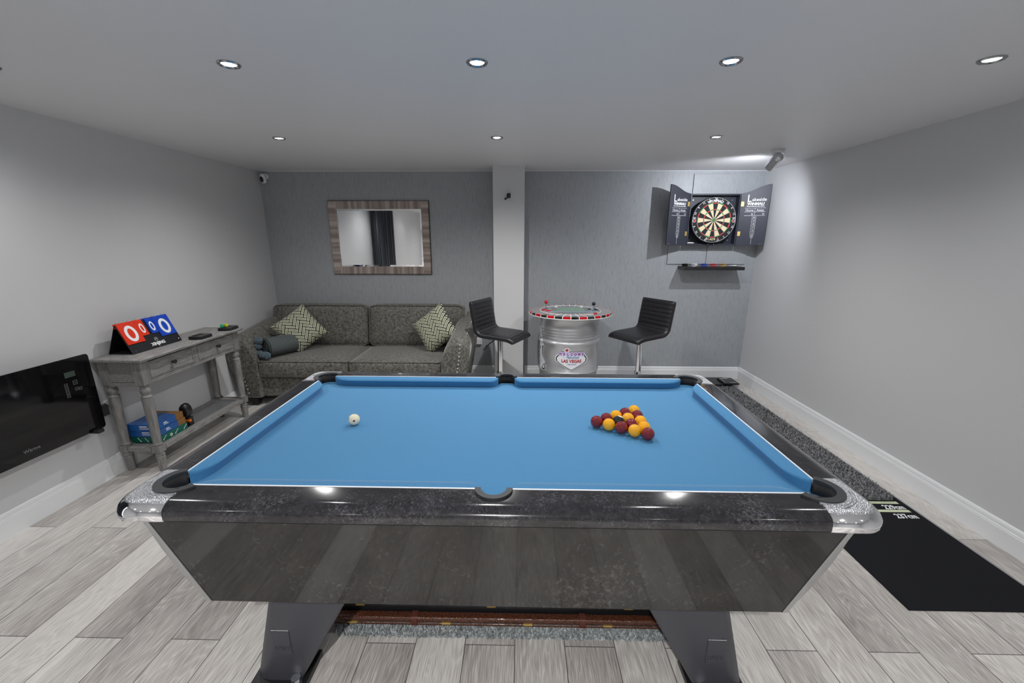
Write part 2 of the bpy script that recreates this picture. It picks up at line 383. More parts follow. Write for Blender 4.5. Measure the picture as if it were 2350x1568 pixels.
# left wall with a glazed door opening near the photographer (seen in the mirror)
DY0, DY1, DZ = .12, 1.16, 2.03
wl = MB(); wl.box(XL-.1, XL, YF, DY0, 0, ZC); wl.box(XL-.1, XL, DY1, YB, 0, ZC); wl.box(XL-.1, XL, DY0, DY1, DZ, ZC)
struct('wall_left', wl, 'wall_paint')
struct('wall_right', MB().box(XR, XR+.1, YF, YB, 0, ZC), 'wall_paint')
struct('wall_back', MB().box(XL-.1, XR+.1, YB, YB+.1, 0, ZC), 'wallpaper')
struct('wall_front', MB().box(XL-.1, XR+.1, YF-.1, YF, 0, ZC), 'wall_paint')
struct('wall_pillar', MB().box(-.2705, .0382, 4.3967, YB, 0, ZC), 'wall_paint')
def skirt(name, p0, p1, nrm, h=.137):
    prof = [(0,0), (.018,0), (.018,h*.70), (.016,h*.72), (.016,h*.76), (.0125,h*.80), (.0115,h*.90), (.008,h*.97), (.004,h), (0,h)]
    p0, p1, nrm = Vector(p0), Vector(p1), Vector(nrm)
    mb = MB(); mb.loft([[tuple(p + nrm*a + Vector((0,0,b))) for a, b in prof] for p in (p0, p1)])
    return struct(name, mb, 'skirting', angle=25)
skirt('baseboard_left', (XL, DY1+.05, 0), (XL, YB, 0), (1,0,0))
skirt('baseboard_right', (XR, YF, 0), (XR, YB, 0), (-1,0,0))
skirt('baseboard_back', (XL+.018, YB, 0), (-.2885, YB, 0), (0,-1,0))
skirt('baseboard_back_right', (.0562, YB, 0), (XR-.018, YB, 0), (0,-1,0))
skirt('baseboard_pillar', (-.2705, 4.3967, 0), (.0382, 4.3967, 0), (0,-1,0))
skirt('baseboard_front', (XL, YF, 0), (XR, YF, 0), (0,1,0))
struct('trim_1', MB().box(XL, -.2705, YB-.004, YB, ZC-.004, ZC), 'skirting')
struct('trim_2', MB().box(.0382, XR, YB-.004, YB, ZC-.004, ZC), 'skirting')
# glazed door with frame on the left wall
d = thing('door_1', 'white framed glazed door beside the dark curtain, seen in the mirror', 'door', (XL-.05, 0, 0)); d['kind'] = 'structure'
fr = MB(); fr.box(-.03,.04, DY0, DY0+.07, 0, DZ); fr.box(-.03,.04, DY1-.07, DY1, 0, DZ); fr.box(-.03,.04, DY0+.07, DY1-.07, DZ-.07, DZ); fr.box(-.03,.04, DY0+.07, DY1-.07, 0, .1)
fr.build('door_frame', 'white_plastic', d, bevel=.004)
MB().box(-.012, .0, DY0+.07, DY1-.07, .1, DZ-.07).build('pane', 'glass_day', d)
# light switch on the left wall, behind the photographer
t = thing('light_switch', 'white square wall switch, seen in the mirror to the right of the curtain', 'switch', (XL, -1.97, 1.33))
MB().box(0, .009, -.043, .043, -.043, .043).build('plate', 'white_plastic', t, bevel=.003)
MB().box(.009, .013, -.02, .02, -.014, .014).build('rocker', 'icon_grey', t, bevel=.001)
# curtain
t = thing('curtain', 'dark charcoal floor length curtain reflected in the wall mirror', 'curtain', (XL+.1, 0, 0))
cu = MB(); rows = []
for z in [.05, .6, 1.1, 1.6, 2.0, 2.14]:
    k = (2.14-z)/2.1; y1 = 1.47; y0 = .36 - .04*k
    rows.append([(.035*math.sin(i*.95)+.008*math.sin(i*2.3+z), y0+(y1-y0)*i/90, z) for i in range(91)])
cu.loft(rows, closed=False); c_ = cu.build('drape', 'curtain', t, angle=180); md = c_.modifiers.new('solid', 'SOLIDIFY'); md.thickness = .004
MB().cyl((0,.0,2.16), (0,1.52,2.16), .012).build('curtain_rail', 'satin_metal', t)
for yy in (.03, 1.5): MB().box(-.1, 0, yy-.01, yy+.01, 2.15, 2.17).build('bracket', 'satin_metal', t)

# ================================================================== DOWNLIGHTS
def downlight_proto():
    t = thing('downlight', '', 'ceiling light', (0,0,ZC))
    b = MB(); b.lathe([(.0435, 0), (.0435, -.003), (.040, -.0065), (.034, -.0065), (.0295, -.003), (.0275, -.0005), (.0275, 0)], n=40, cap=False)
    b.build('bezel', 'dark_chrome', t)
    MB().lathe([(.0005, -.0008), (.0272, -.0008), (.0272, -.0016), (.0005, -.0016)], n=32, cap=False).build('lens', 'lamp_lens', t)
    return t
dl = downlight_proto()
ld = bpy.data.lights.new('downlight_beam', 'SPOT'); ld.energy = DL_POWER; ld.spot_size = math.radians(156); ld.spot_blend = 1.0; ld.shadow_soft_size = .024; ld.color = (1.0, .985, .965)
spots = []
for i, x in enumerate((-1.179, -.177, .826, 1.834)): spots.append((x, 1.935, ('leftmost', 'second from the left', 'third from the left', 'rightmost')[i] + ' recessed downlight in the nearer ceiling row of four', 1.0 if i in (1, 2) else (.3, 0, 0, .4)[i]))
for i, x in enumerate((-1.688, -.167, 1.338)): spots.append((x, 3.225, ('left', 'middle', 'right')[i] + ' recessed downlight in the farther ceiling row of three', (2.2, 4.2, 2.8)[i]))
for x in (-2.18,): spots.append((x, 1.935, 'recessed downlight of the nearer row, just past the left picture edge', 1.1))
for x in (-2.18, -.177, 1.834): spots.append((x, -.60, 'recessed downlight overhead or behind the photographer', 0.3 if x < -1 or x > 1 else 13.0))
for x in (-1.688, -.167, 1.338): spots.append((x, -1.94, 'recessed downlight overhead or behind the photographer', 1.6))
for i, (x, y, lab, p) in enumerate(spots):
    o = dl if i == 0 else copy_tree(dl, (x, y, ZC))
    o.location = (x, y, ZC); o['label'] = lab
    o['group'] = 'recessed downlights in the ceiling'
    if 'photographer' in lab: o['group'] = 'recessed downlights behind the camera'
    lq = ld
    if p != 1.0: lq = ld.copy(); lq.energy = DL_POWER*p
    L_ = bpy.data.objects.new('downlight_lamp', lq); COL.objects.link(L_); L_.parent = o; L_.location = (0, 0, -.012)

# ceiling spotlight aimed at the dartboard
t = thing('ceiling_spotlight', 'silver adjustable spotlight on the ceiling aimed at the dartboard', 'spotlight', (2.027, 3.693, ZC))
MB().lathe([(.047,0), (.047,-.022), (.043,-.026), (.001,-.026)], n=36, cap=False).build('base', 'chrome', t)
HP = Vector((-.03, -.03, -.085)); aim = (Vector((1.96, 4.58, 1.60)) - (Vector((2.027, 3.693, ZC)) + HP)).normalized()
MB().cyl((-.01,-.01,-.024), (-.02,-.02,-.06), .008).build('arm', 'satin_metal', t)
A_ = HP - aim*.040; B_ = HP + aim*.070
s_ = MB(); s_.cyl(A_, B_, .037, .037, n=32, cap=False); s_.sphere(tuple(A_), .0372); s_.build('lamp_head', 'satin_metal', t)
q_ = HP + aim*.055; MB().cyl(q_, q_+aim*.004, .034, n=32).build('lens', 'lamp_lens', t)
sl = bpy.data.lights.new('dart_beam', 'SPOT'); sl.energy = 37; sl.spot_size = math.radians(140); sl.spot_blend = .8; sl.shadow_soft_size = .012; sl.color = (.90, .93, 1.0)
o = bpy.data.objects.new('spotlight_lamp', sl); COL.objects.link(o); o.parent = t; o.location = HP + aim*.075; o.rotation_euler = aim.to_track_quat('-Z', 'Y').to_euler()

# white security camera, top left corner
t = thing('security_camera', 'small white camera with a black face in the top left corner', 'security camera', (-2.655, YB, 2.15))
MB().cyl((0,0,.02), (0,-.015,.02), .028).build('mount', 'white_plastic', t, bevel=.003)
c_ = MB(); c_.M = T_((-.008,-.045,0)) @ R_(math.radians(14), 4, 'X'); c_.lathe([(.001,.045),(.014,.043),(.024,.034),(.028,.018),(.028,-.028),(.024,-.042),(.012,-.05),(.001,-.051)], cap=False); c_.build('body', 'white_plastic', t)
c_ = MB(); c_.M = T_((-.010,-.068,-.014)) @ R_(math.radians(14), 4, 'X'); c_.sphere((0,0,0), .019, sc=(.95,.5,1.55)); c_.build('lens_cover', 'black_plastic', t)
# black camera on the pillar
t = thing('pillar_camera', 'tiny black camera on a swivel mount on the white pillar', 'security camera', (-.118, 4.3967, 1.946))
MB().cyl((-.03,0,-.022), (-.03,-.008,-.022), .010).build('mount_plate', 'black_plastic', t)
MB().tube([(-.03,-.008,-.022), (-.02,-.02,-.02), (-.002,-.03,-.012)], .004).build('bracket', 'black_plastic', t)
c_ = MB(); c_.M = T_((.002,-.036,.004)) @ R_(.25, 4, 'Z'); c_.loft([[(a, y, b) for a, b in rrect(-.017*k,.017*k,-.022*k,.022*k,.008*k)] for y, k in ((-.02,.82),(-.016,.98),(.012,1),(.016,.85))]); c_.build('body', 'black_plastic', t)

# wall socket with plug
t = thing('wall_socket', 'white wall socket with a plug, low between the sofa and the stool', 'socket', (-.50, YB, .425))
MB().box(-.073,.073,-.009,0,-.043,.043).build('plate', 'white_plastic', t, bevel=.003)
MB().box(.01,.06,-.04,-.009,-.03,.025).build('plug', 'white_plastic', t, bevel=.005)
MB().box(-.06,-.012,-.035,-.009,-.028,.03).build('plug', 'black_plastic', t, bevel=.005)

# ================================================================== WALL MIRROR
def mirror():
    x0, x1, z0, z1 = -2.033, -.966, 1.173, 1.931; g = .080
    t = thing('wall_mirror', 'rectangular mirror in a banded pewter frame above the sofa', 'mirror', ((x0+x1)/2, YB, z0))
    cx = (x0+x1)/2; X0, X1, Z1 = x0-cx, x1-cx, z1-z0
    f = MB()
    O = [(X0,0),(X1,0),(X1,Z1),(X0,Z1)]; I = [(X0+g,g),(X1-g,g),(X1-g,Z1-g),(X0+g,Z1-g)]
    def ring(P, y): return [(p[0], y, p[1]) for p in P]
    f.loft([ring(O,-.001), ring(O,-.022), ring([(X0+.006,.006),(X1-.006,.006),(X1-.006,Z1-.006),(X0+.006,Z1-.006)],-.028), ring(I,-.022), ring(I,-.006), ring(O,-.001)], cap=False)
    f.build('frame', 'mirror_frame', t)
    MB().box(X0+g, X1-g, -.009, -.004, g, Z1-g).build('glass', 'mirror_glass', t)
    b = MB(); bw = .018; J = [(X0+g+bw,g+bw),(X1-g-bw,g+bw),(X1-g-bw,Z1-g-bw),(X0+g+bw,Z1-g-bw)]
    b.loft([ring(I,-.0092), ring(I,-.0095), ring(J,-.0125), ring(J,-.0092), ring(I,-.0092)], cap=False); b.build('bevelled_edge', 'mirror_glass', t)
    e = MB(); e.loft([ring([(X0-.003,-.003),(X1+.003,-.003),(X1+.003,Z1+.003),(X0-.003,Z1+.003)],-.0005), ring([(X0-.003,-.003),(X1+.003,-.003),(X1+.003,Z1+.003),(X0-.003,Z1+.003)],-.012), ring(O,-.012), ring(O,-.0005)], cap=False)
    e.build('edge_band', 'black_matt', t)
mirror()

# ================================================================== DART CABINET
BX, BZ = 1.966, 1.7335
t = thing('backing_board', 'thin wallpapered board on the wall above the dartboard cabinet', 'board', (0, YB, 0))
MB().box(1.772, 2.189, -.012, -.001, 1.902, 2.19).build('panel', 'wallpaper', t, bevel=.003)
t = thing('backing_board', 'wide wallpapered double board on the wall below the dartboard cabinet', 'board', (0, YB, 0))
MB().box(1.575, 1.983, -.012, -.001, 1.287, 1.9).build('panel', 'wallpaper', t, bevel=.004); MB().box(1.987, 2.402, -.012, -.001, 1.287, 1.9).build('panel', 'wallpaper', t, bevel=.004)

cab = thing('dartboard_cabinet', 'black wooden cabinet with both doors open around the dartboard', 'dartboard cabinet', (BX+.013, YB-.012, 1.487))
CW = .253; CH = .503
k_ = MB(); k_.box(-CW, CW, -.012, -.0005, 0, CH)
k_.build('back_panel', 'cabinet_black', cab)
k_ = MB(); k_.box(-CW, -CW+.014, -.088, -.012, 0, CH); k_.box(CW-.014, CW, -.088, -.012, 0, CH); k_.box(-CW+.014, CW-.014, -.088, -.012, 0, .014); k_.box(-CW+.014, CW-.014, -.088, -.012, CH-.014, CH)
k_.build('case_frame', 'cabinet_black', cab, bevel=.002)
for sx in (-.20, .20):
    for sz in (.05, .45): MB().cyl((sx, -.0125, sz), (sx, -.016, sz), .005, n=10).build('screw', 'satin_metal', cab)
for sx in (-.03, .03): MB().cyl((sx, -.088, .007), (sx, -.093, .007), .0045, n=10).build('magnet', 'satin_metal', cab)
def dart_door(side):
    # local door plane: u runs away from the hinge, v is up
    hx = side*(CW+.002); tip = Vector((1.485 if side < 0 else 2.470, 4.51, 0)) - Vector((cab.location.x, cab.location.y, 0))
    hinge = Vector((hx, -.088, 0)); u = (tip - hinge); W = u.length; u.normalize()
    face = u.cross(Vector((0,0,1))) if side > 0 else Vector((0,0,1)).cross(u)   # towards the room
    if face.y > 0: face = -face
    if side < 0: M0 = frame3(tip, -u, (0,0,1))      # u' from tip (left) to hinge (right)
    else: M0 = frame3(hinge, u, (0,0,1))
    TO, TI, TK = .585, .508, .012
    out = [(0,0), (W,0)]
    n = 20
    top = []
    for i in range(n+1):
        a = i/n; h = TI + (TO-TI)*(.5-.5*math.cos(PI*a)) + .006*math.sin(PI*a)*0
        top.append((a*W, h))
    if side > 0: out = [(0,0),(W,0)] + [p for p in reversed(top)]
    else: out = [(0,0),(W,0)] + [(W-p[0], p[1]) for p in top]
    dmb = MB(); dmb.M = M0
    dmb.prism(out, -TK, 0); door = dmb.build('door', 'cabinet_black', cab, bevel=.002)
    pr = MB(); zf = .0005
    def T(txt, size, x, y, **kw): put(text_mb(txt, size, .0003, **kw), pr, M0 @ T_((x, y, zf)))
    def bar(x0, x1, y0, y1): pr.M = M0; pr.box(x0, x1, y0, y1, zf-.0003, zf+.0004); pr.M = Matrix.Identity(4)
    c = W*.5 + (.008 if side > 0 else -.0)
    T('L', .098, c-.062, .423, sx=.8, bold=.0012); T('akeside', .043, c+.027, .430, bold=.0004)
    T('WINMAU', .034, c, .393, bold=.0016, sx=1.05); T('World Championship Edition', .0135, c, .377, bold=.0004)
    bar(c-.092, c+.092, .362, .3645); bar(c-.092, c+.092, .326, .3285); bar(c-.092, c+.092, .290, .2925)
    T('Home', .029, c-.048, .334); T('Away', .029, c+.046, .334); T('01', .022, c-.02, .299); T('01', .022, c+.078, .299)
    bar(c-.001, c+.001, .292, .3645)
    for i, tx in enumerate(('20','19','18','17','16','15')):
        y = .290 - .0315*(i+1); T(tx, .021, c, y+.008); bar(c-.018, c+.018, y, y+.0018)
    bar(c-.018, c-.0165, .101, .290); bar(c+.0165, c+.018, .101, .290)
    pr.M = M0
    for r0, r1 in ((.0115, .0135), (.004, .006)): pr.prism(circ(c, .086, r1, 20), zf-.0002, zf+.0004, [circ(c, .086, r0, 20)])
    pr.box(c-.0008, c+.0008, .012, .073, zf-.0002, zf+.0004)
    pr.M = Matrix.Identity(4)
    pr.build('scoring_print', 'white_print', door)
    for zz in (.115, .405):
        h = MB(); h.M = M0
        if side > 0: h.box(.004, .030, zz-.022, zz+.022, 0, .002)
        else: h.box(W-.030, W-.004, zz-.022, zz+.022, 0, .002)
        h.build('hinge', 'brass', door)
    for uu in (.02, .04):
        h = MB(); h.M = M0; x = (W-uu) if side > 0 else uu; h.cyl((x, .014, 0), (x, .014, .002), .003, n=8); h.build('stud', 'satin_metal', door)
dart_door(-1); dart_door(1)

def dartboard():
    t = thing('dartboard', 'round dartboard with red and green rings hung inside the open cabinet', 'dartboard', (BX, YB-.12, BZ))
    R0 = .2255; y = -.018
    b = MB(); b.lathe([(.001, .016), (R0-.004, .016), (R0, .012), (R0, -.014), (R0-.003, y)], n=80, axis='y', cap=False)
    b.build('sisal_body', 'dart_black', t)
    f = MB(); rings = [.0001, .0065, .016, .099, .107, .162, .170, R0-.002]
    def col(k, i):
        if k == 0: return 2
        if k == 1: return 3
        if k == 6: return 0
        even = (i % 2 == 0)
        if k in (3, 5): return 2 if even else 3
        return 0 if even else 1
    for k in range(7):
        for i in range(20):
            a0 = math.radians(90+9-18*i); 
            for q in range(4):
                p0 = a0 - math.radians(4.5*q); p1 = a0 - math.radians(4.5*(q+1)); f.cur = col(k, i)
                P = [(rings[k], p0), (rings[k+1], p0), (rings[k+1], p1), (rings[k], p1)]
                f.add([(r*math.cos(a), y-.0005, r*math.sin(a)) for r, a in P], [(0,1,2,3)])
    f.build('scoring_face', ['dart_black','dart_cream','dart_red','dart_green'], t, recalc=False)
    w = MB()
    for i in range(20):
        a = math.radians(99-18*i); w.cyl((.016*math.cos(a), y-.001, .016*math.sin(a)), (.174*math.cos(a), y-.001, .174*math.sin(a)), .0005, n=5)
    for r in (.0065, .016, .099, .107, .162, .170): w.tube([(r*math.cos(a*PI/30), y-.001, r*math.sin(a*PI/30)) for a in range(60)], .0005, n=5, closed=True)
    w.build('spider_wire', 'wire_grey', t)
    nr = MB(); nr.tube([(.2165*math.cos(a*PI/40), y-.004, .2165*math.sin(a*PI/40)) for a in range(80)], .0011, n=6, closed=True)
    nums = [20,1,18,4,13,6,10,15,2,17,3,19,7,16,8,11,14,9,12,5]
    for i, nn in enumerate(nums):
        a = math.radians(90-18*i); r = .2015
        u = Vector((math.cos(a), 0, math.sin(a))); tx = Vector((math.sin(a), 0, -math.cos(a)))
        if nn in (6, 11, 3): continue
        put(text_mb(str(nn), .030, .0006, sx=.9), nr, frame3(Vector((0, y-.004, 0)) + u*(r-.009), tx, u))
    nr.build('number_ring', 'white_print', t)
    def arc_text(txt, size, rad, adeg, flip, mats, name, parent=t, bold=.0):
        mb = MB(); W_ = size*.68*len(txt)
        for i, ch in enumerate(txt):
            s = (i-(len(txt)-1)/2)*size*.70
            a = math.radians(adeg) - s/rad*(1 if not flip else -1)
            u = Vector((math.cos(a), 0, math.sin(a))); tx = Vector((math.sin(a), 0, -math.cos(a)))
            if flip: put(text_mb(ch, size, .0004, bold=bold), mb, frame3(Vector((0,y-.002,0)) + u*(rad+size*.35), -tx, -u))
            else: put(text_mb(ch, size, .0004, bold=bold), mb, frame3(Vector((0,y-.002,0)) + u*(rad-size*.35), tx, u))
        mb.build(name, mats, parent)
    arc_text('WINMAU', .036, .187, 90, False, 'white_print', 'maker_lettering', bold=.0012)
    arc_text('BLADE', .030, .187, 266, True, 'dart_cream', 'model_lettering', bold=.0006)
    arc_text('5', .030, .187, 289, True, 'dart_red', 'model_numeral', bold=.0006)
    for a, nn in ((180, '11'), (0, '6')):
        e = MB(); x = .197*math.cos(math.radians(a)); e.M = T_((x, y-.002, -.006)) @ R_(PI/2, 4, 'X')
        e.prism(circ(0,0,.016,20), -.0004, .0004, [circ(0,0,.013,20)])
        for px in (-.010, 0, .010): e.prism([(px-.002,.020),(px+.002,.020),(px+.0025,.032),(px,.036),(px-.0025,.032)], -.0004, .0004)
        e.build('emblem', 'white_print', t)
        e = MB(); e.M = T_((x, y-.0022, -.006)) @ R_(PI/2, 4, 'X'); e.prism(circ(0,0,.009,16), -.0004, .0004); e.build('emblem_centre', 'dart_red', t)
dartboard()
t = thing('marker_pen', 'white marker pen lying in the bottom left of the dartboard cabinet', 'pen', (1.80, 4.652, 1.501+.0085))
MB().cyl((-.055,0,0), (.02,0,0), .0075, n=16).build('barrel', 'white_plastic', t); MB().cyl((.02,0,0), (.055,0,0), .006, .003, n=16).build('nib_holder', 'satin_metal', t)

# floating shelf with darts
t = thing('wall_shelf', 'black floating shelf on the wall under the dartboard', 'shelf', (0, YB, 0))
MB().box(1.700, 2.316, -.20, -.0005, 1.236, 1.270).build('board', 'black_plastic', t, bevel=.002)
dart0 = None
sets = [('black_and_silver', 1.770, 'flight_black', 'black'), ('white', 1.8705, 'flight_white', 'white'), ('blue', 1.971, 'flight_blue', 'blue'), ('red', 2.0715, 'flight_red', 'red'), ('gold', 2.172, 'flight_gold', 'gold')]
for sn, sx, fm, cn in sets:
    proto = None
    for j in range(3):
        if proto is None:
            t = thing('dart', 'dart with %s flights in the %s set lying on the black shelf' % (cn, cn), 'dart', (0,0,0), 0, cn + ' flighted darts on the shelf')
            MB().lathe([(.0006,-.085),(.0012,-.055),(.0030,-.053),(.0034,-.03),(.0032,-.005),(.0018,0)], axis='x', n=10).build('barrel', 'satin_metal', t)
            MB().cyl((0,0,0),(.035,0,0),.0016, n=8).build('shaft', fm, t)
            fl = MB()
            for a in (PI/4, 3*PI/4):
                fl.M = R_(a, 4, 'X'); fl.box(.022, .062, -.0004, .0004, -.018, .018)
            fl.build('flight', fm, t); proto = t; o = t
        else: o = copy_tree(proto)
        o.location = (sx+.0145*(j-1), YB-.115+.0175*(j-1), 1.270+.0132); o.rotation_euler = (0, 0, math.radians(140+sets.index((sn,sx,fm,cn))*2))

# ================================================================== CONSOLE TABLE
def console():
    t = thing('console_table', 'grey washed wooden console table with two drawers against the left wall', 'console table')
    xw, xf, y0, y1, zt = -2.716, -2.388, 2.527, 3.560, .806
    tp = MB(); tp.loft([[(x, y, z) for x, y in rrect(xw, xf-i, y0+i, y1-i, .004, 2)] for z, i in ((zt-.024,.010),(zt-.020,.002),(zt-.008,0),(zt-.003,.003),(zt,.007))]); tp.build('table_top', 'grey_wood', t, angle=40)
    ax0, ax1, ay0, ay1, az0, az1 = -2.700, -2.425, 2.556, 3.530, .635, zt-.024
    a = MB(); a.box(ax0, ax0+.018, ay0+.05, ay1-.05, az0, az1); a.box(ax1-.03, ax1-.006, ay0+.05, ay1-.05, az0-.012, az0+.012); a.box(ax1-.03, ax1-.006, ay0+.05, ay1-.05, az1-.012, az1)
    a.box(ax1-.03, ax1-.006, (ay0+ay1)/2-.018, (ay0+ay1)/2+.018, az0+.012, az1-.012)
    a.box(ax1-.004-.002, ax1-.002, ay0+.05, ay1-.05, az0-.012, az0-.004); a.build('front_rail', 'grey_wood', t, bevel=.0015)
    for yy, s in ((ay0, 1), (ay1, -1)):
        p = MB(); p.box(ax0+.02, ax1-.02, min(yy+s*.010, yy+s*.026), max(yy+s*.010, yy+s*.026), az0, az1); p.box(ax0+.02, ax1-.02, min(yy+s*.004, yy+s*.026), max(yy+s*.004, yy+s*.026), az0-.016, az0+.006); p.box(ax0+.02, ax1-.02, min(yy+s*.006, yy+s*.026), max(yy+s*.006, yy+s*.026), az0+.010, az0+.014)
        p.build('side_panel', 'grey_wood', t, bevel=.001)
    # drawers
    mid = (ay0+ay1)/2
    for a0, a1 in ((ay0+.055, mid-.021), (mid+.021, ay1-.055)):
        dr = MB(); z0, z1 = az0+.014, az1-.014; x = ax1-.006
        def ring(i, xx): return [(xx, a0+i, z0+i), (xx, a1-i, z0+i), (xx, a1-i, z1-i), (xx, a0+i, z1-i)]
        dr.loft([ring(0, x-.03), ring(0, x), ring(.002, x+.003), ring(.012, x+.003), ring(.014, x+.006), ring(.018, x+.006), ring(.021, x-.001), ring(.0215, x-.001)])
        dw = dr.build('drawer', 'grey_wood', t, angle=20)
        k = MB(); k.lathe([(.005,0),(.005,.010),(.013,.014),(.015,.021),(.011,.028),(.001,.030)], (x+.001, (a0+a1)/2, (z0+z1)/2+.005), axis='x', n=18, cap=False); k.build('knob', 'black_plastic', dw)
    # legs
    prof = [(.020,.0),(.024,.03),(.027,.095),(.029,.105),(.024,.112),(.029,.120),(.026,.132),(.022,.140)]
    up = [(.026,.190),(.030,.197),(.026,.205),(.024,.212),(.027,.28),(.030,.42),(.0315,.520),(.030,.532),(.033,.538),(.030,.545),(.022,.552),(.030,.570),(.032,.580),(.029,.592),(.021,.602),(.025,.610),(.027,.616),(.020,.622)]
    for lx in (-2.672, -2.452):
        for ly in (2.588, 3.498):
            if lx == -2.672 and ly > 3: up_ = up
            l = MB(); l.lathe(prof, (lx, ly, 0), n=20); l.box(lx-.028, lx+.028, ly-.028, ly+.028, .140, .190); l.lathe(up, (lx, ly, 0), n=20); l.box(lx-.030, lx+.030, ly-.032, ly+.032, .622, az1)
            l.build('leg', 'grey_wood_upright', t, bevel=.002, angle=30)
    # lower shelf
    sh = MB(); sx0, sx1, sy0, sy1 = -2.70, -2.424, 2.556, 3.530; z0, z1 = .150, .180
    sh.box(sx0+.002, sx0+.052, sy0+.065, sy1-.065, z0, z1); sh.box(sx1-.052, sx1-.002, sy0+.065, sy1-.065, z0, z1)
    sh.box(sx0+.06, sx1-.06, sy0+.004, sy0+.052, z0, z1); sh.box(sx0+.06, sx1-.06, sy1-.052, sy1-.004, z0, z1)
    sh.box(sx0+.052, sx1-.052, sy0+.052, sy0+.07, z0, z1); sh.box(sx0+.052, sx1-.052, sy1-.07, sy1-.052, z0, z1)
    sf = sh.build('lower_shelf', 'grey_wood', t, bevel=.002)
    MB().box(sx0+.050, sx1-.050, sy0+.068, sy1-.068, z1-.012, z1-.010).build('cane_panel', 'cane_mesh', sf)
console()

# ---- flip scoreboard
def scoreboard():
    y0, y1 = 2.648, 3.066; zb = .8065
    t = thing('flip_scoreboard', 'black tabletop flip scoreboard showing red and blue zeros', 'scoreboard', (-2.61, y0, zb))
    L_ = y1-y0; xf, xb, xt, H = .076, -.088, -.004, .192
    th = .003
    def panel(mb, a, b):   # sheet between two xz points
        d = Vector((b[0]-a[0], 0, b[1]-a[1])).normalized(); n = Vector((-d.z, 0, d.x))*th
        ring = [Vector((a[0],0,a[1])), Vector((b[0],0,b[1])), Vector((b[0],0,b[1]))+n, Vector((a[0],0,a[1]))+n]
        mb.loft([[tuple(p) for p in ring], [(p.x, L_, p.z) for p in ring]])
    m1 = MB(); panel(m1, (xf, 0.001), (xt, H)); m1.build('front_board', 'score_black', t, bevel=.0008)
    m1 = MB(); panel(m1, (xt-.006, H), (xb, .001)); m1.build('back_board', 'score_black', t, bevel=.0008)
    m1 = MB(); m1.box(xb+.002, xf-.006, .004, L_-.004, .0005, .004); m1.build('base_board', 'score_black', t)
    up = (Vector((xt,0,H)) - Vector((xf,0,0))).normalized(); SL = (Vector((xt,0,H)) - Vector((xf,0,0))).length
    def face(v, s, off): # v along table, s up the slope from the bottom
        n = Vector((0,1,0)).cross(up)
        if n.x < 0: n = -n
        return frame3(Vector((xf,0,0)) + Vector((0,v,0)) + up*s + n*off, (0,1,0), up)
    cards = [(.004, .136, .066, 'card_red', 0, 0), (.137, .192, .102, 'card_red', 0, 0), (.218, .274, .102, 'card_blue', 0, 0), (.277, .408, .066, 'card_blue', 0, 0)]
    for v0, v1, s0, mt, hs, _ in cards:
        c = MB(); c.M = face(0, 0, .001); c.prism([(v0,s0),(v1,s0),(v1,SL+.008),(v0,SL+.008)], 0, .006); cd = c.build('score_card', mt, t)
        z = MB(); hc = (s0+SL)/2-.002; w = (v1-v0)*.32; h = (SL-s0)*(.40 if v1-v0 > .1 else .33)
        z.M = face(0, 0, .0073)
        z.prism([((v0+v1)/2+w*math.cos(a*PI/16), hc+h*math.sin(a*PI/16)) for a in range(32)], 0, .0005, [[((v0+v1)/2+w*.52*math.cos(a*PI/16), hc+h*.64*math.sin(a*PI/16)) for a in range(32)]])
        z.build('numeral', 'white_print', cd)
        b = MB(); b.M = face(0,0,0); b.box(v0+.002, v1-.002, SL-.02, SL+.012, -.018, -.012); b.build('card_stack', mt, cd)
    for v in (.022, .105, .158, .246, .300, .380):
        r = MB(); c = Vector((xt-.002, v, H+.006)); r.tube([tuple(c + Vector((.013*math.cos(a*PI/12), 0, .013*math.sin(a*PI/12)))) for a in range(24)], .0011, n=6, closed=True); r.build('ring', 'chrome', t)
    g = MB(); put(text_mb('XINJING', .030, .0004, bold=.0012), g, face(.222, .020, .0008)); g.M = face(.222, .060, .0008)
    g.prism(circ(0,0,.013,24), 0, .0005, [circ(0,0,.0117,24)]); g.prism([(-.008,-.002),(.001,-.001),(.009,.004),(.001,.003),(-.004,.008),(-.002,.002)], 0, .0005); g.M = Matrix.Identity(4)
    g.build('lettering', 'white_print', t)
    for v, s in ((.03,.016), (.222,.008), (L_-.02,.022)):
        k = MB(); k.M = face(v, s, 0); k.cyl((0,0,0),(0,0,.0022),.0035,n=10); k.build('rivet', 'chrome', t)
scoreboard()

# ---- two black notched cue rests on the console
def cue_rest(x, y, rz, label, z=.8065):
    t = thing('cue_rest', label, 'cue rest', (x, y, z), rz, 'notched cue rests on the console table')
    # plan outline: weight block behind, notched nose in front (towards +x)
    pts = [(-.045,-.062),(-.045,.050),(-.02,.068),(.02,.072),(.048,.062)]
    nose = []
    for i in range(3):
        c = .040 - .034*i
        nose += [(.058, c+.013), (.046, c+.008), (.043, c), (.046, c-.008), (.058, c-.013)]
    pts += nose + [(.052,-.050),(.01,-.066)]
    m = MB(); m.prism(list(reversed(pts)), 0, .024); m.build('rubber_block', 'black_plastic', t, bevel=.004, seg=3)
    m = MB(); m.prism(rrect(-.036,.0,-.045,.045,.01), .024, .0265); m.build('raised_pad', 'black_matt', t)
    return t
cue_rest(-2.452, 3.142, 0, 'black notched cue rest lying in the middle of the console table')
cue_rest(-2.452, 3.462, .05, 'black notched cue rest at the far end of the console table, chalk on top')
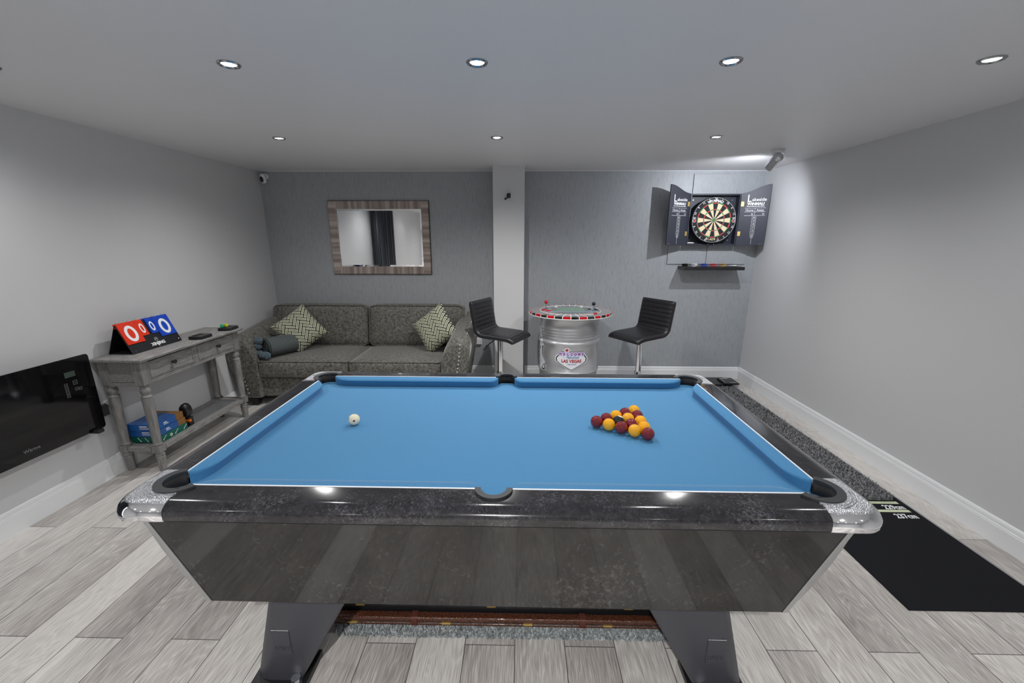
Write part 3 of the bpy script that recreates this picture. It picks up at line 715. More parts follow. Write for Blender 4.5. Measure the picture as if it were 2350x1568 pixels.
for i, (dx, dy, mt, cn, dz) in enumerate(((-.022, -.035, 'chalk_green', 'green', .0), (-.010, .0, 'chalk_yellow', 'yellow', 0.0))):
    tag(MB().box(-.011,.011,-.011,.011,0,.022).build('chalk_cube', mt, bevel=.002), 'small %s chalk cube sitting on the far black cue rest' % cn, 'chalk'); o = bpy.data.objects['chalk_cube' if i == 0 else 'chalk_cube.001']; o.location = (-2.452+dx, 3.462+dy, .8065+.0267); o.rotation_euler = (0,0,.3+i)

# ---- boxes on the lower shelf
def shelf_box(z, h, label, kind, dx=0, dy=0, rz=0):
    x0, x1, y0, y1 = -2.672, -2.472, 2.628, 2.874
    t = thing('flat_box', label, 'box', ((x0+x1)/2+dx, (y0+y1)/2+dy, z), rz)
    w, l = (x1-x0)/2, (y1-y0)/2
    if kind == 'blue':
        m = MB(); m.prism([(-w,-l),(w,-l),(w,.055),(w*.2,.085),(-w,.085)], 0, h); m.build('blue_part', 'box_blue', t, bevel=.0015)
        m = MB(); m.prism([(w,.055),(w,l),(-w,l),(-w,.085),(w*.2,.085)], 0, h); m.build('brown_part', 'box_brown', t, bevel=.0015)
        g = MB()
        for k_, zz in enumerate((.60, .44, .34)): g.box(w, w+.0006, -.055, -.015 - .012*(k_ == 0), h*zz, h*zz+(.006 if k_ == 0 else .002))
        for k_, zz in enumerate((.62, .42, .28)): g.box(-.012, w-.03-.03*(k_ == 0), -l-.0006, -l, h*zz, h*zz+(.006 if k_ == 0 else .002))
        g.build('printed_lines', 'white_print', t)
    else:
        m = MB(); m.prism([(-w,-l),(w,-l),(w,l),(-w,l)], 0, h); m.build('carton', 'box_green', t, bevel=.0015)
        g = MB()
        for yy in (-.085, .02, .1): g.cyl((w+.0006, yy-.014, .012), (w+.0006, yy+.014, h-.008), .0012, n=6); g.sphere((w+.0006, yy-.014, .012), .004, 8, 6, (.2,1,1))
        for xx in (-.05, .0, .05): g.cyl((xx+.012, -l-.0006, .010), (xx-.008, -l-.0006, h-.008), .0012, n=6); g.sphere((xx+.012, -l-.0006, .010), .004, 8, 6, (1,.2,1))
        g.M = frame3((w+.0006, -.03, h*.45), (0,1,0), (0,0,1)); g.prism(circ(0,0,.011,18), 0, .0006, [circ(0,0,.007,18)]); g.prism(circ(0,0,.003,10), 0, .0006)
        g.build('printed_pattern', 'white_print', t)
    return t
zb = .1705
zb = .1805
shelf_box(zb, .045, 'flat green box at the bottom of the stack on the console shelf', 'green', .004, .004)
shelf_box(zb+.0455, .046, 'flat blue and brown box in the middle of the console shelf stack', 'blue', .0, 0)
shelf_box(zb+.092, .046, 'flat blue and brown box topmost on the console shelf stack', 'blue', -.005, -.005, .01)
t = thing('round_speaker', 'black rounded plastic gadget with an orange edge beside the shelf boxes', 'gadget', (-2.505, 2.932, .1805))
m = MB(); m.M = T_((0,0,.118)) @ R_(.12, 4, 'X'); m.loft([[(a*.8, y, b) for a, b in [(k*.043*math.cos(q*PI/14), k*.056*math.sin(q*PI/14)) for q in range(28)]] for y, k in ((-.030,.70),(-.026,.9),(-.010,1.0),(.012,1),(.026,.86),(.030,.6))]); m.build('shell', 'black_plastic', t, angle=60)
m = MB(); m.box(-.030,.030,-.022,.022,.0,.066); m.build('foot', 'black_plastic', t, bevel=.004)
m = MB(); m.box(-.022,.040,-.030,-.008,.034,.052); m.build('edge_strip', 'orange', t, bevel=.004)

# ================================================================== WALL HEATER
t = thing('wall_heater', 'black glass panel heater low on the left wall', 'heater', (XL, 1.95, .38))
m = MB(); M0 = frame3((.085, -.5, 0), (0,1,0), (0,0,1)); m.M = M0
m.prism(rrect(0, 1.005, .008, .488, .018), 0, .008); m.build('glass_front', 'heater_glass', t, bevel=.001)
MB().box(.012, .085, -.40, .46, .03, .44).build('rear_housing', 'black_plastic', t, bevel=.006)
MB().box(.0005, .012, -.3, -.26, .06, .40).build('wall_bracket', 'satin_metal', t); MB().box(.0005, .012, .30, .34, .06, .40).build('wall_bracket', 'satin_metal', t)
g = MB(); g.M = M0; g.box(.845,.905,.378,.410,.0082,.0088); g.M = Matrix.Identity(4); g.build('display', 'lcd', t)
g = MB(); put(text_mb('Wärme', .026, .0003), g, M0 @ T_((.590,.052,.0085)))
def icon(u, v, s=.012):
    g.M = M0; g.prism([(u-s,v-s),(u+s,v-s),(u+s,v+s),(u-s,v+s)], .0082, .0087, [[(u-s*.85,v-s*.85),(u+s*.85,v-s*.85),(u+s*.85,v+s*.85),(u-s*.85,v+s*.85)]]); g.box(u-s*.5,u+s*.5,v-.001,v+.001,.0082,.0087); g.M = Matrix.Identity(4)
for q in range(4): icon(.840, .338-.022*q, .009)
icon(.893, .340); icon(.893, .300, .009); icon(.915, .296, .009)
g.build('control_markings', 'icon_grey', t)
for yy in (-.35, .44):
    MB().box(.03,.125,yy-.02,yy+.02,-.008,.018).build('foot', 'black_plastic', t, bevel=.006)
MB().tube([(.06,.46,.05),(.05,.50,.06),(.03,.56,.10),(.022,.60,.12)], .006, n=8).build('power_cable', 'black_plastic', t)
t = thing('plug_adaptor', 'black plug adaptor with white clip between heater and console table', 'plug', (XL, 2.545, .47))
MB().box(.0005,.008,-.06,.04,-.043,.043).build('socket_plate', 'white_plastic', t, bevel=.002)
MB().box(.008,.045,-.045,.0,-.04,.03).build('plug', 'black_plastic', t, bevel=.004)
MB().box(.008,.03,-.055,.02,.0,.02).build('clip', 'satin_metal', t, bevel=.002)

# ================================================================== SOFA
def sofa():
    x0, x1 = -2.721, -.455
    yb, yf = 4.675, 3.745
    t = thing('sofa', 'dark grey chenille two seater sofa with studded arms below the mirror', 'sofa', ((x0+x1)/2, 4.2, 0))
    cx = (x0+x1)/2
    def lx(x): return x-cx
    def ly(y): return y-4.2
    aL, aR = lx(-2.441), lx(-.735)    # inner faces of the arms at seat level
    b = MB(); b.box(aL-.02, aR+.02, ly(3.79), ly(4.55), .085, .275); b.build('base_frame', 'sofa_fabric', t, bevel=.015)
    b = MB(); b.box(aL-.04, aR+.04, ly(4.50), ly(yb), .10, .78); b.build('back_frame', 'sofa_fabric', t, bevel=.04, seg=4)
    def cushion(name, X0, X1, Y0, Y1, Z0, Z1, puff, r=.05, nx=14, ny=12, tilt=0):
        m = MB(); bm = []
        # super-ellipsoid like padded block
        N = 16; K = 40
        cxx, cyy, czz = (X0+X1)/2, (Y0+Y1)/2, (Z0+Z1)/2; a, bb, c = (X1-X0)/2, (Y1-Y0)/2, (Z1-Z0)/2
        return m, (cxx, cyy, czz, a, bb, c)
    def pad(name, X0, X1, Y0, Y1, Z0, Z1, bulge=(0,0,0), e=.12, parent=t, rotx=0, pivot=None, pipe=None):
        """padded block: subdivided box with rounded edges and bulging faces"""
        bm = bmesh.new(); bmesh.ops.create_cube(bm, size=2)
        bmesh.ops.subdivide_edges(bm, edges=bm.edges, cuts=11, use_grid_fill=True)
        c = Vector(((X0+X1)/2, (Y0+Y1)/2, (Z0+Z1)/2)); h = Vector(((X1-X0)/2, (Y1-Y0)/2, (Z1-Z0)/2)); r = min(h)*.55 if e is None else e
        for v in bm.verts:
            p = Vector((v.co.x*h.x, v.co.y*h.y, v.co.z*h.z)); q = Vector([max(-(hh-r), min(hh-r, pp)) for hh, pp in zip(h, p)]); d = p-q
            if d.length > 1e-9:
                n = d.normalized(); 
                if (abs(d.x) > 1e-9) + (abs(d.y) > 1e-9) + (abs(d.z) > 1e-9) > 1: p = q + n*r*min(1.0, 1.0)
            fx, fy, fz = v.co.x, v.co.y, v.co.z
            p.x += bulge[0]*fx*(1-fy*fy)*(1-fz*fz); p.y += bulge[1]*fy*(1-fx**4)*(1-fz*fz); p.z += bulge[2]*fz*(1-fx**4)*(1-fy*fy)
            v.co = p
        M = T_(c)
        if rotx: M = T_(Vector(pivot)) @ R_(rotx, 4, 'X') @ T_(c-Vector(pivot))
        bmesh.ops.transform(bm, matrix=M, verts=bm.verts)
        me = bpy.data.meshes.new(name); bm.to_mesh(me); bm.free(); me.materials.append(MATS['sofa_fabric'])
        me.polygons.foreach_set('use_smooth', [True]*len(me.polygons))
        o = bpy.data.objects.new(name, me); COL.objects.link(o); o.parent = parent
        if pipe:
            pts = [tuple(M @ (Vector(p)-c)) for p in pipe]
            MB().tube(pts, .005, n=6, closed=True).build('piping', 'sofa_fabric', o)
        return o
    mid = lx(-1.595)
    def rr3(X0, X1, Y0, Y1, z, r): return [(x, y, z) for x, y in rrect(X0, X1, Y0, Y1, r, 4)]
    for X0, X1 in ((aL-.005, mid-.002), (mid+.002, aR+.005)):
        pad('seat_cushion', X0, X1, ly(3.755), ly(4.42), .275, .447, (0,.012,.014), .035, pipe=rr3(X0+.006, X1-.006, ly(3.760), ly(4.40), .440, .03))
    for X0, X1 in ((lx(-2.61), mid-.002), (mid+.002, lx(-.575))):
        def rrz(X0, X1, Z0, Z1, y, r): return [(x, y, z) for x, z in rrect(X0, X1, Z0, Z1, r, 5)]
        if X0 < -.5: XX0, XX1 = X0, X1
        pad('back_cushion', X0, X1, ly(4.335), ly(4.53), .43, .875, (0,.022,.012), .06, rotx=math.radians(-9), pivot=(0, ly(4.43), .43), pipe=rrz(X0+.012, X1-.012, .445, .862, ly(4.345), .05))
    # arms: profile in x-z lofted along y (from the back to the front), leaning outwards
    def arm(side):
        rings = []
        ys = [4.66, 4.50, 4.30, 4.10, 3.95, 3.85, 3.785, 3.755, 3.745]
        hs = [.775, .765, .740, .712, .693, .683, .668, .640, .600]
        for y, H in zip(ys, hs):
            inn_b, inn_t = .735, .655; out_b, out_m, out_t = .575, .455, .475
            k = 1.0
            P = []   # inner bottom -> inner top -> over -> outer -> bottom, as distances in world x for the right arm
            P.append((-inn_b, .085)); P.append((-inn_b, .30)); P.append((-.722, .45)); P.append((-.695, H*.62+.14)); P.append((-inn_t, H-.045)); P.append((-.625, H-.014)); P.append((-.58, H)); P.append((-.53, H-.001)); P.append((-.49, H-.018)); P.append((-.462, H-.055)); P.append((-.456, H-.12)); P.append((-.470, H-.22)); P.append((-.505, H*.5)); P.append((-.54, .22)); P.append((-.56, .085))
            if y < 3.80:
                q = (3.80-y)/.055*.012; c = sum(p[0] for p in P)/len(P); P = [(c+(p[0]-c)*(1-q*1.2), p[1]) for p in P]
            if side > 0: rings.append([(lx(p[0]), ly(y), p[1]) for p in P])
            else:
                # mirrored about the sofa's middle
                rings.append([(-(p[0]+.455) + lx(x0), ly(y), p[1]) for p in P])
        m = MB(); m.loft(rings); a = m.build('arm', 'sofa_fabric', t, angle=60, bevel=.012, seg=3)
        sgn = 1 if side > 0 else -1
        def sx(xr): return lx(xr) if side > 0 else (-(xr+.455) + lx(x0))
        for i in range(14):
            z = .615 - .037*i
            if z < .10: break
            xx = -.545 - .09*((.62-z)/.55)**1.4 + (.0 if z > .3 else 0)
            if z < .2: xx += .0
            s = MB(); s.sphere((sx(xx), ly(3.744), z), .0075, 10, 6, (1,.5,1)); s.build('stud', 'stud', a)
        for i in range(12 if side > 0 else 0):
            y = 3.80 + .045*i; H = .683 + (.765-.683)*(y-3.85)/.65 if y > 3.85 else .675
            s = MB(); s.sphere((sx(-.497), ly(y), H-.012), .0065, 8, 6, (1,1,.6)); s.build('stud', 'stud', a)
    arm(1); arm(-1)
    for fx in (aL-.09, aR+.05):
        for fy in (ly(3.80), ly(4.60)):
            m = MB(); m.loft([[(fx+a*k, fy+b*k, z) for a, b in ((-.035,-.035),(.035,-.035),(.035,.035),(-.035,.035))] for z, k in ((0,.75),(.088,1.0))]); m.build('foot', 'sofa_foot', t)
sofa()

# throw cushions
def cushion_mesh():
    m = MB(); N = 150; h = .192; T = .075; L0 = .0315; n = 3
    def shape(u, v, s):
        # u,v in -1..1, pinched corners
        k = 1 - .07*((1-abs(u)**2)*(abs(v)**2) + (1-abs(v)**2)*(abs(u)**2))
        x = u*h*(1-.06*(1-v*v)*abs(u)); y = v*h*(1-.06*(1-u*u)*abs(v))
        z = T*((1-u**4)*(1-v**4))**.55
        return (x, y, s*z)
    for s, NN in ((1, N), (-1, 24)):
        base = len(m.v)
        m.v += [Vector(shape(-1+2*i/NN, -1+2*j/NN, s)) for j in range(NN+1) for i in range(NN+1)]
        for j in range(NN):
            for i in range(NN):
                a = base+j*(NN+1)+i; f = [a, a+1, a+NN+2, a+NN+1]
                m.f.append(f if s > 0 else f[::-1])
                if s < 0: m.mi.append(1); continue
                c = ((-1+2*(i+.5)/NN)*h, (-1+2*(j+.5)/NN)*h)
                # pattern axes run along the cushion's diagonals
                X = (c[0]+c[1])/math.sqrt(2)/L0 + 50.3; Y = (-c[0]+c[1])/math.sqrt(2)/L0 + 50.1
                ix, iy = int(X), int(Y); k = (ix-iy) % (2*n)
                if k < n: du = (k + X-ix); dv = Y-iy; dist = min(du, n-du, dv, 1-dv)
                else: kk = 2*n-1-k; du = kk + (Y-iy); dv = X-ix; dist = min(du, n-du, dv, 1-dv)
                m.mi.append(2 if dist < .13 else (0 if dist < .36 else 1))
    return m
cm = cushion_mesh()
def throw_cushion(label, loc, tilt, spin, rz=0, mesh=None):
    t = thing('throw_cushion', label, 'cushion', loc)
    if mesh is None:
        c = cm.build('cover', ['cream_weave','olive_weave','dark_weave'], t, recalc=False, angle=180)
    else:
        c = bpy.data.objects.new('cover', mesh); COL.objects.link(c); c.parent = t
    # cushion plane: x right, y up, z towards the room; spun by 45 degrees
    c.matrix_local = R_(rz, 4, 'Z') @ R_(math.radians(90-tilt), 4, 'X') @ R_(spin, 4, 'Z')
    return c
c1 = throw_cushion('olive geometric patterned cushion leaning on the left back cushion beside the blanket', (-2.21, 4.15, .662), 22, math.radians(45-9), rz=math.radians(20))
throw_cushion('olive geometric patterned cushion leaning against the right arm of the sofa', (-.845, 4.165, .675), 20, math.radians(45-5), rz=math.radians(-20), mesh=c1.data)

# rolled blanket with pompoms
def blanket():
    t = thing('rolled_blanket', 'dark grey rolled blanket with pompom tassels on the left sofa arm side', 'blanket', (-2.325, 3.965, .458))
    # spiral section swept from front-left to back-right
    p0, p1 = Vector((-.070, -.105, .092)), Vector((.080, .105, .092)); d = (p1-p0).normalized(); a = d.cross(Vector((0,0,1))).normalized(); b = a.cross(d).normalized()
    sec = []
    for i in range(70):
        th = i/70*PI*5.4; r = .018 + .062*(i/70)
        sec.append((r*1.3*math.cos(th), r*1.06*math.sin(th)))
    outer = [(.108*math.cos(2*PI*i/40), .088*math.sin(2*PI*i/40)) for i in range(40)]
    m = MB(); rings = []
    for k, s in ((0,1),(.05,1.02),(.3,1.03),(.7,1.03),(.95,1.0),(1,.94)):
        c = p0.lerp(p1, k); rings.append([tuple(c + a*u*s + b*v*s) for u, v in outer])
    m.loft(rings); m.build('roll', 'blanket_wool', t, angle=50)
    m = MB(); m.tube([tuple(p0 - d*.004 + a*u + b*v) for u, v in sec], .0055, n=6); m.build('folded_edge', 'blanket_wool', t)
    m = MB(); m.tube([tuple(p0 - d*.006 + a*u*.93 + b*v*.93) for u, v in sec], .0022, n=5); m.build('painted_fold_shade', 'fold_shade_dark', t)  # thin dark spiral paints the shade between the rolled layers
    random.seed(3)
    for i, (u, v, w) in enumerate(((-.085,.045,.0),(-.04,.058,.01),(-.095,.0,.015),(-.05,.012,.02),(-.085,-.04,.01),(-.035,-.05,.02),(.015,-.055,.012),(.06,-.052,.006))):
        c = p0 - d*(.030+w) + a*u*1.15 + b*v*1.15; pm = MB(); pm.sphere(tuple(c), .033, 26, 18)
        for q in range(len(pm.v)):
            dv = pm.v[q]-c; pm.v[q] = c + dv*(1 + .22*noise.noise(dv*160+Vector((i*3,0,0))) + random.uniform(-.09,.09))
        pm.build('pompom', 'pom', t, angle=20)
blanket()

# ================================================================== BARREL ARCADE TABLE
def arcade():
    cx, cy = .497, 4.20; R0 = .293
    t = thing('barrel_arcade_table', 'round arcade game table built on a silver oil drum with a welcome sign', 'arcade table', (cx, cy, 0))
    prof = [(.285,.0),(.296,.004),(.296,.016),(R0-.006,.022),(R0-.002,.05),(R0-.002,.270),(R0+.006,.278),(R0+.008,.287),(R0+.004,.297),(R0-.003,.305),(R0-.002,.560),(R0+.008,.570),(R0+.010,.579),(R0+.007,.589),(R0-.003,.599)]
    for z in (.618, .645, .672, .699): prof += [(R0-.004, z), (R0+.004, z+.006), (R0+.005, z+.011), (R0-.004, z+.020)]
    prof += [(R0-.003,.745),(R0-.003,.800),(R0+.004,.806),(R0+.004,.818)]
    MB().lathe(prof, n=96).build('oil_drum', 'oil_drum', t, angle=60)
    RT = .410; zt = .866
    MB().lathe([(RT-.006, .836),(RT+.001, .838),(RT+.001, .845),(.001,.845)], n=96, cap=True).build('white_edge', 'white_plastic', t)
    # roulette style top: sectors by material
    top = MB(); NS = 34; secs = 4
    for i in range(NS):
        a0 = 2*PI*(i+.05)/NS; a1 = 2*PI*(i+.95)/NS; col = i % 2
        for q in range(secs):
            b0 = a0+(a1-a0)*q/secs; b1 = a0+(a1-a0)*(q+1)/secs; top.cur = col
            for (r0, r1, z0, z1) in ((RT, RT, .845, zt-.002), (RT, RT-.006, zt-.002, zt), (RT-.006, RT-.012, zt, zt)):
                top.add([(r0*math.cos(b0), r0*math.sin(b0), z0), (r0*math.cos(b1), r0*math.sin(b1), z0), (r1*math.cos(b1), r1*math.sin(b1), z1), (r1*math.cos(b0), r1*math.sin(b0), z1)], [(0,1,2,3)])
            top.cur = 3+col
            top.add([((RT-.012)*math.cos(b0), (RT-.012)*math.sin(b0), zt), ((RT-.012)*math.cos(b1), (RT-.012)*math.sin(b1), zt), (.22*math.cos(b1), .22*math.sin(b1), zt), (.22*math.cos(b0), .22*math.sin(b0), zt)], [(0,1,2,3)])
        g0, g1 = a1, 2*PI*(i+1.05)/NS; top.cur = 2
        for (r0, r1, z0, z1) in ((RT, RT, .845, zt-.002), (RT, RT-.006, zt-.002, zt), (RT-.006, .22, zt, zt)):
            top.add([(r0*math.cos(g0), r0*math.sin(g0), z0), (r0*math.cos(g1), r0*math.sin(g1), z0), (r1*math.cos(g1), r1*math.sin(g1), z1), (r1*math.cos(g0), r1*math.sin(g0), z1)], [(0,1,2,3)])
    top.cur = 5; top.add([(.22*math.cos(2*PI*i/68), .22*math.sin(2*PI*i/68), zt) for i in range(68)], [tuple(range(68))])
    mat('top_red', sr(150,45,50), .12, coat=1); mat('top_black', sr(28,34,34), .12, coat=1); mat('painted_sheen_grey', sr(96,112,112), .15, coat=1); mat('painted_sheen_rose', sr(150,110,112), .15, coat=1)  # rose and grey: flat top's colours dulled by a painted-in reflection
    top.build('roulette_top', ['red_plastic','top_black','white_plastic','painted_sheen_rose','painted_sheen_grey','painted_sheen_grey'], t, recalc=False, angle=30)
    s = MB(); s.prism(rrect(-.265,.265,-.115,.150,.02), zt+.0002, zt+.003); s.build('screen_surround', 'screen_frame', t)
    s = MB(); s.box(-.185,.190,-.08,.105,zt+.003,zt+.0045); sc = s.build('screen_border', 'icon_grey', t)
    s = MB(); s.box(-.13,.135,-.075,.100,zt+.0045,zt+.0055); s.build('screen', 'screen_green', sc)
    s = MB()
    for r in (.30,): s.tube([(r*math.cos(a*PI/48), r*math.sin(a*PI/48), zt+.0005) for a in range(96)], .0022, n=5, closed=True)
    s.build('gold_ring_line', 'white_plastic', t)
    for (x, y, m_) in ((-.235, .06, 'red_plastic'), (.222, -.05, 'black_plastic')):
        j = MB(); j.cyl((x,y,zt+.001),(x,y,zt+.004),.021); jb = j.build('joystick_base', 'black_plastic', t)
        MB().cyl((x,y,zt+.004),(x,y,zt+.060),.0045,n=12).build('joystick_shaft', 'satin_metal', jb)
        MB().sphere((x,y,zt+.070),.0185).build('joystick_ball', m_, jb)
    for x, y in ((-.262,-.01),(-.247,-.035),(-.232,-.055),(-.226,-.09),(-.206,-.07)): MB().lathe([(.016,0),(.016,.006),(.012,.010),(.001,.010)], (x,y,zt+.001), n=18).build('red_button', 'red_plastic', t)
    for x, y in ((.195,.03),(.245,.02),(.26,-.02),(.25,.05)): MB().lathe([(.016,0),(.016,.006),(.012,.010),(.001,.010)], (x,y,zt+.001), n=18).build('black_button', 'black_plastic', t)
    MB().lathe([(.02,0),(.02,.006),(.012,.008),(.001,.008)], (.212,-.215,zt+.001), n=18).build('red_button', 'red_plastic', t)
    for x in (-.125, .135): MB().lathe([(.016,0),(.016,.006),(.012,.010),(.001,.010)], (x,.172,zt+.003), n=18).build('white_button', 'white_plastic', t)
    for sg in (-1, 1):
        c = MB(); c.box(sg*.300-.006, sg*.300+.006, -.03, .03, .795, .836); c.box(sg*.313-.012, sg*.313+.012, -.008, .008, .800, .828); c.build('clamp', 'satin_metal', t, bevel=.002)
    # stickers wrapped round the drum. u = arc metres from the viewer-facing line, v = height
    RS = R0 + .0012
    a_view = math.atan2(-cy, -cx)
    def wrap(mb, name, m_, parent, lift=0):
        bm = bmesh.new()
        vs = [bm.verts.new(v) for v in mb.v]
        for f in mb.f:
            try: bm.faces.new([vs[i] for i in f])
            except ValueError: pass
        for k in range(-20, 21):
            g = bm.verts[:]+bm.edges[:]+bm.faces[:]
            xs = [v.co.x for v in bm.verts]
            c = k*.02
            if min(xs) < c < max(xs): bmesh.ops.bisect_plane(bm, geom=g, plane_co=(c,0,0), plane_no=(1,0,0))
        if max(v.co.y for v in bm.verts) > .55:
            for k in range(55, 74):
                for c in (k*.01, k*.01+.005):
                    ys = [v.co.y for v in bm.verts]
                    if min(ys) < c < max(ys): bmesh.ops.bisect_plane(bm, geom=bm.verts[:]+bm.edges[:]+bm.faces[:], plane_co=(0,c,0), plane_no=(0,1,0))
        for v in bm.verts:
            rz_ = R0
            for (ra, za), (rb, zb2) in zip(prof[:-1], prof[1:]):
                if za <= v.co.y <= zb2 and zb2 > za and za > .03: rz_ = max(R0-.0005, ra + (rb-ra)*(v.co.y-za)/(zb2-za))
            a = -PI/2 + v.co.x/RS; r = rz_ + .0012 + v.co.z + lift; v.co = (r*math.cos(a), r*math.sin(a), v.co.y)
        me = bpy.data.meshes.new(name); bm.to_mesh(me); bm.free(); me.materials.append(MATS[m_])
        o = bpy.data.objects.new(name, me); COL.objects.link(o); o.parent = parent; return o
    U = -.004; V = .418     # centre of the sign
    def shp(out, holes=(), z0=0, z1=.0006): return MB().prism(out, z0, z1, holes)
    def board(k):
        P = [(-.150,.028),(-.125,.060),(0,.078),(.125,.060),(.150,.028),(.146,.0),(.120,-.022),(0,-.088),(-.120,-.022),(-.146,.0)]
        return [(U+x*k, V+y*k+(0)) for x, y in P][::-1]
    sg = bpy.data.objects.new('sign_sticker', None)
    o1 = wrap(shp(board(1.10)), 'welcome_sign_sticker', 'sign_white', t)
    wrap(shp(board(1.03), [board(.955)], .0008, .0012), 'sign_outline', 'black_matt', o1)
    w_ = MB()
    for i in range(7): w_.prism(circ(U-.108+.036*i, V+.072, .0215, 20), .0012, .0018)
    wrap(w_, 'welcome_discs', 'sign_lilac', o1)
    w_ = MB()
    for i, ch in enumerate('WELCOME'): put(text_mb(ch, .031, .0003, bold=.001), w_, T_((U-.108+.036*i, V+.0615, .0024)))
    wrap(w_, 'welcome_lettering', 'sign_purple', o1)
    w_ = MB(); put(text_mb('to', .016, .0003), w_, T_((U-.075, V+.036, .0018))); put(text_mb('Fabulous', .034, .0003, shear=.35, bold=.0003), w_, T_((U+.008, V+.030, .0018)))
    put(text_mb('NEVADA', .016, .0003, sx=1.4), w_, T_((U+.004, V-.034, .0018))); wrap(w_, 'blue_lettering', 'sign_blue', o1)
    w_ = MB(); put(text_mb('LAS VEGAS', .043, .0003, sx=.93, bold=.0012), w_, T_((U, V-.011, .0018))); wrap(w_, 'red_lettering', 'sign_red', o1)
    def star(cx_, cy_, r, k, m):
        P = []
        for i in range(m*2):
            a = PI/2 + PI*i/m; rr = (r if (i//2) % 2 == 0 else r*.72) if i % 2 == 0 else r*k
            P.append((cx_+rr*math.cos(a), cy_+rr*math.sin(a)))
        return P
    wrap(shp(star(U-.046, V+.110, .045, .50, 8)), 'star_backing', 'sign_white', o1)
    wrap(shp(star(U-.046, V+.110, .036, .22, 8), (), .0012, .0016), 'star', 'sign_red', o1)
    # playing card stickers and casino chip on the left of the drum
    for i, (u, v, w2, h2, rot) in enumerate(((-.395,.62,.085,.20,.35), (-.40,.52,.085,.20,.0), (-.375,.375,.12,.12,.75))):
        ca, sa = math.cos(rot), math.sin(rot)
        o2 = wrap(shp([(u+x*ca-y*sa, v+x*sa+y*ca) for x, y in ((-w2/2,-h2/2),(w2/2,-h2/2),(w2/2,h2/2),(-w2/2,h2/2))], (), .0004*i, .0004*i+.0005), 'playing_card_sticker', 'card_paper', t)
        wrap(shp([(u-.0+x, v+y-.02) for x, y in ((0,-.018),(.012,0),(0,.018),(-.012,0))], (), .0004*i+.0006, .0004*i+.001), 'card_pip', 'black_matt', o2)
    o3 = wrap(shp(circ(-.318,.322,.034,28), (), .0, .0006), 'casino_chip_sticker', 'sign_white', t)
    wrap(shp(circ(-.318,.322,.030,28), [circ(-.318,.322,.018,28)], .0008, .0012), 'chip_ring', 'black_matt', o3)
arcade()

# ================================================================== BAR STOOLS
def stool(label):
    t = thing('bar_stool', label, 'bar stool', (0,0,0), 0, 'black bar stools at the arcade table')
    MB().lathe([(.20,0),(.20,.006),(.17,.014),(.06,.026),(.035,.05),(.034,.30),(.029,.31)], n=48).build('base', 'chrome', t)
    MB().lathe([(.026,.30),(.026,.615),(.05,.62),(.05,.632)], n=32).build('pole', 'chrome', t)
    # one-piece seat shell: side profile (x forward, z up) swept across the width with ribs
    W = .195; top = []
    def rib(s): return .006*abs(math.sin(s*PI))**.6
    path = []
    # seat from the front edge back, then the curve and up the back
    for i in range(13): u = i/12; path.append((.228 - .315*u, .668 - .022*math.sin(u*PI)*0 + .010*(u) - .030*math.exp(-((1-u)*0+u)*9), 'seat'))
    for i in range(1, 9): a = i/9*math.radians(78); path.append((-.087 - .085*math.sin(a), .678 + .085*(1-math.cos(a)), 'bend'))
    x_, z_ = path[-1][0], path[-1][1]
    for i in range(1, 17): path.append((x_-.044*i/16, z_+.258*i/16, 'back'))
    pts = [Vector((p[0], 0, p[1])) for p in path]; n = len(pts); up = []; lo = []
    fine = []; SUB = 4
    for i in range(n-1):
        for q in range(SUB): fine.append(pts[i].lerp(pts[i+1], q/SUB))
    fine.append(pts[-1]); arc = 0; rings = []
    for i, p in enumerate(fine):
        tdir = (fine[min(i+1, len(fine)-1)] - fine[max(i-1, 0)]).normalized(); nrm = Vector((tdir.z, 0, -tdir.x))
        if i: arc += (p-fine[i-1]).length
        nrm = -nrm if nrm.z < 0 and i < 10 else nrm
        rings.append((p, nrm, arc))
    total = arc; R = []
    for p, nm, s in rings:
        if nm.z < -.01 or (abs(nm.z) < .3 and nm.x < 0): nm = -nm
        r = .005*abs(math.sin(s/.040*PI))**.5; e = min(s, total-s); th = .042 if e > .02 else .042*math.sqrt(max(.08, e/.02))
        ring = []
        for y, k in ((-W,.35),(-W+.006,.8),(-W+.035,1),(-W*.5,1),(0,1),(W*.5,1),(W-.035,1),(W-.006,.8),(W,.35)):
            rr = r if abs(y) < W-.03 else .003
            ring.append(tuple(p + nm*(th*.5*k + rr) + Vector((0,y,0))))
        for y, k in ((W,-.35),(W-.006,-.8),(W-.035,-1),(0,-1),(-W+.035,-1),(-W+.006,-.8),(-W,-.35)):
            ring.append(tuple(p + nm*(th*.5*k) + Vector((0,y,0))))
        R.append(ring)
    k = int(len(R)*.47)
    m = MB(); m.loft(R[:k+1]); m.build('seat', 'black_leather', t, angle=50)
    m = MB(); m.loft(R[k:]); m.build('backrest', 'black_leather', t, angle=50)
    MB().box(-.09,.09,-.09,.09,.630,.650).build('seat_plate', 'black_plastic', t, bevel=.004)
    m = MB(); m.tube([(-.02,-.05,.632),(-.05,-.12,.60),(-.07,-.15,.575)], .005, n=8); m.tube([(-.062,-.138,.585),(-.085,-.172,.545)], .0115, n=10); m.build('height_lever', 'black_plastic', t)
    return t
st = stool('black ribbed bar stool left of the barrel table, in front of the white pillar')
st.location = (-.186, 3.95, 0); st.rotation_euler = (0, 0, math.radians(-25))
st2 = copy_tree(st, (1.150, 3.98, 0), math.radians(180+31), 'black ribbed bar stool right of the barrel table, below the dartboard')

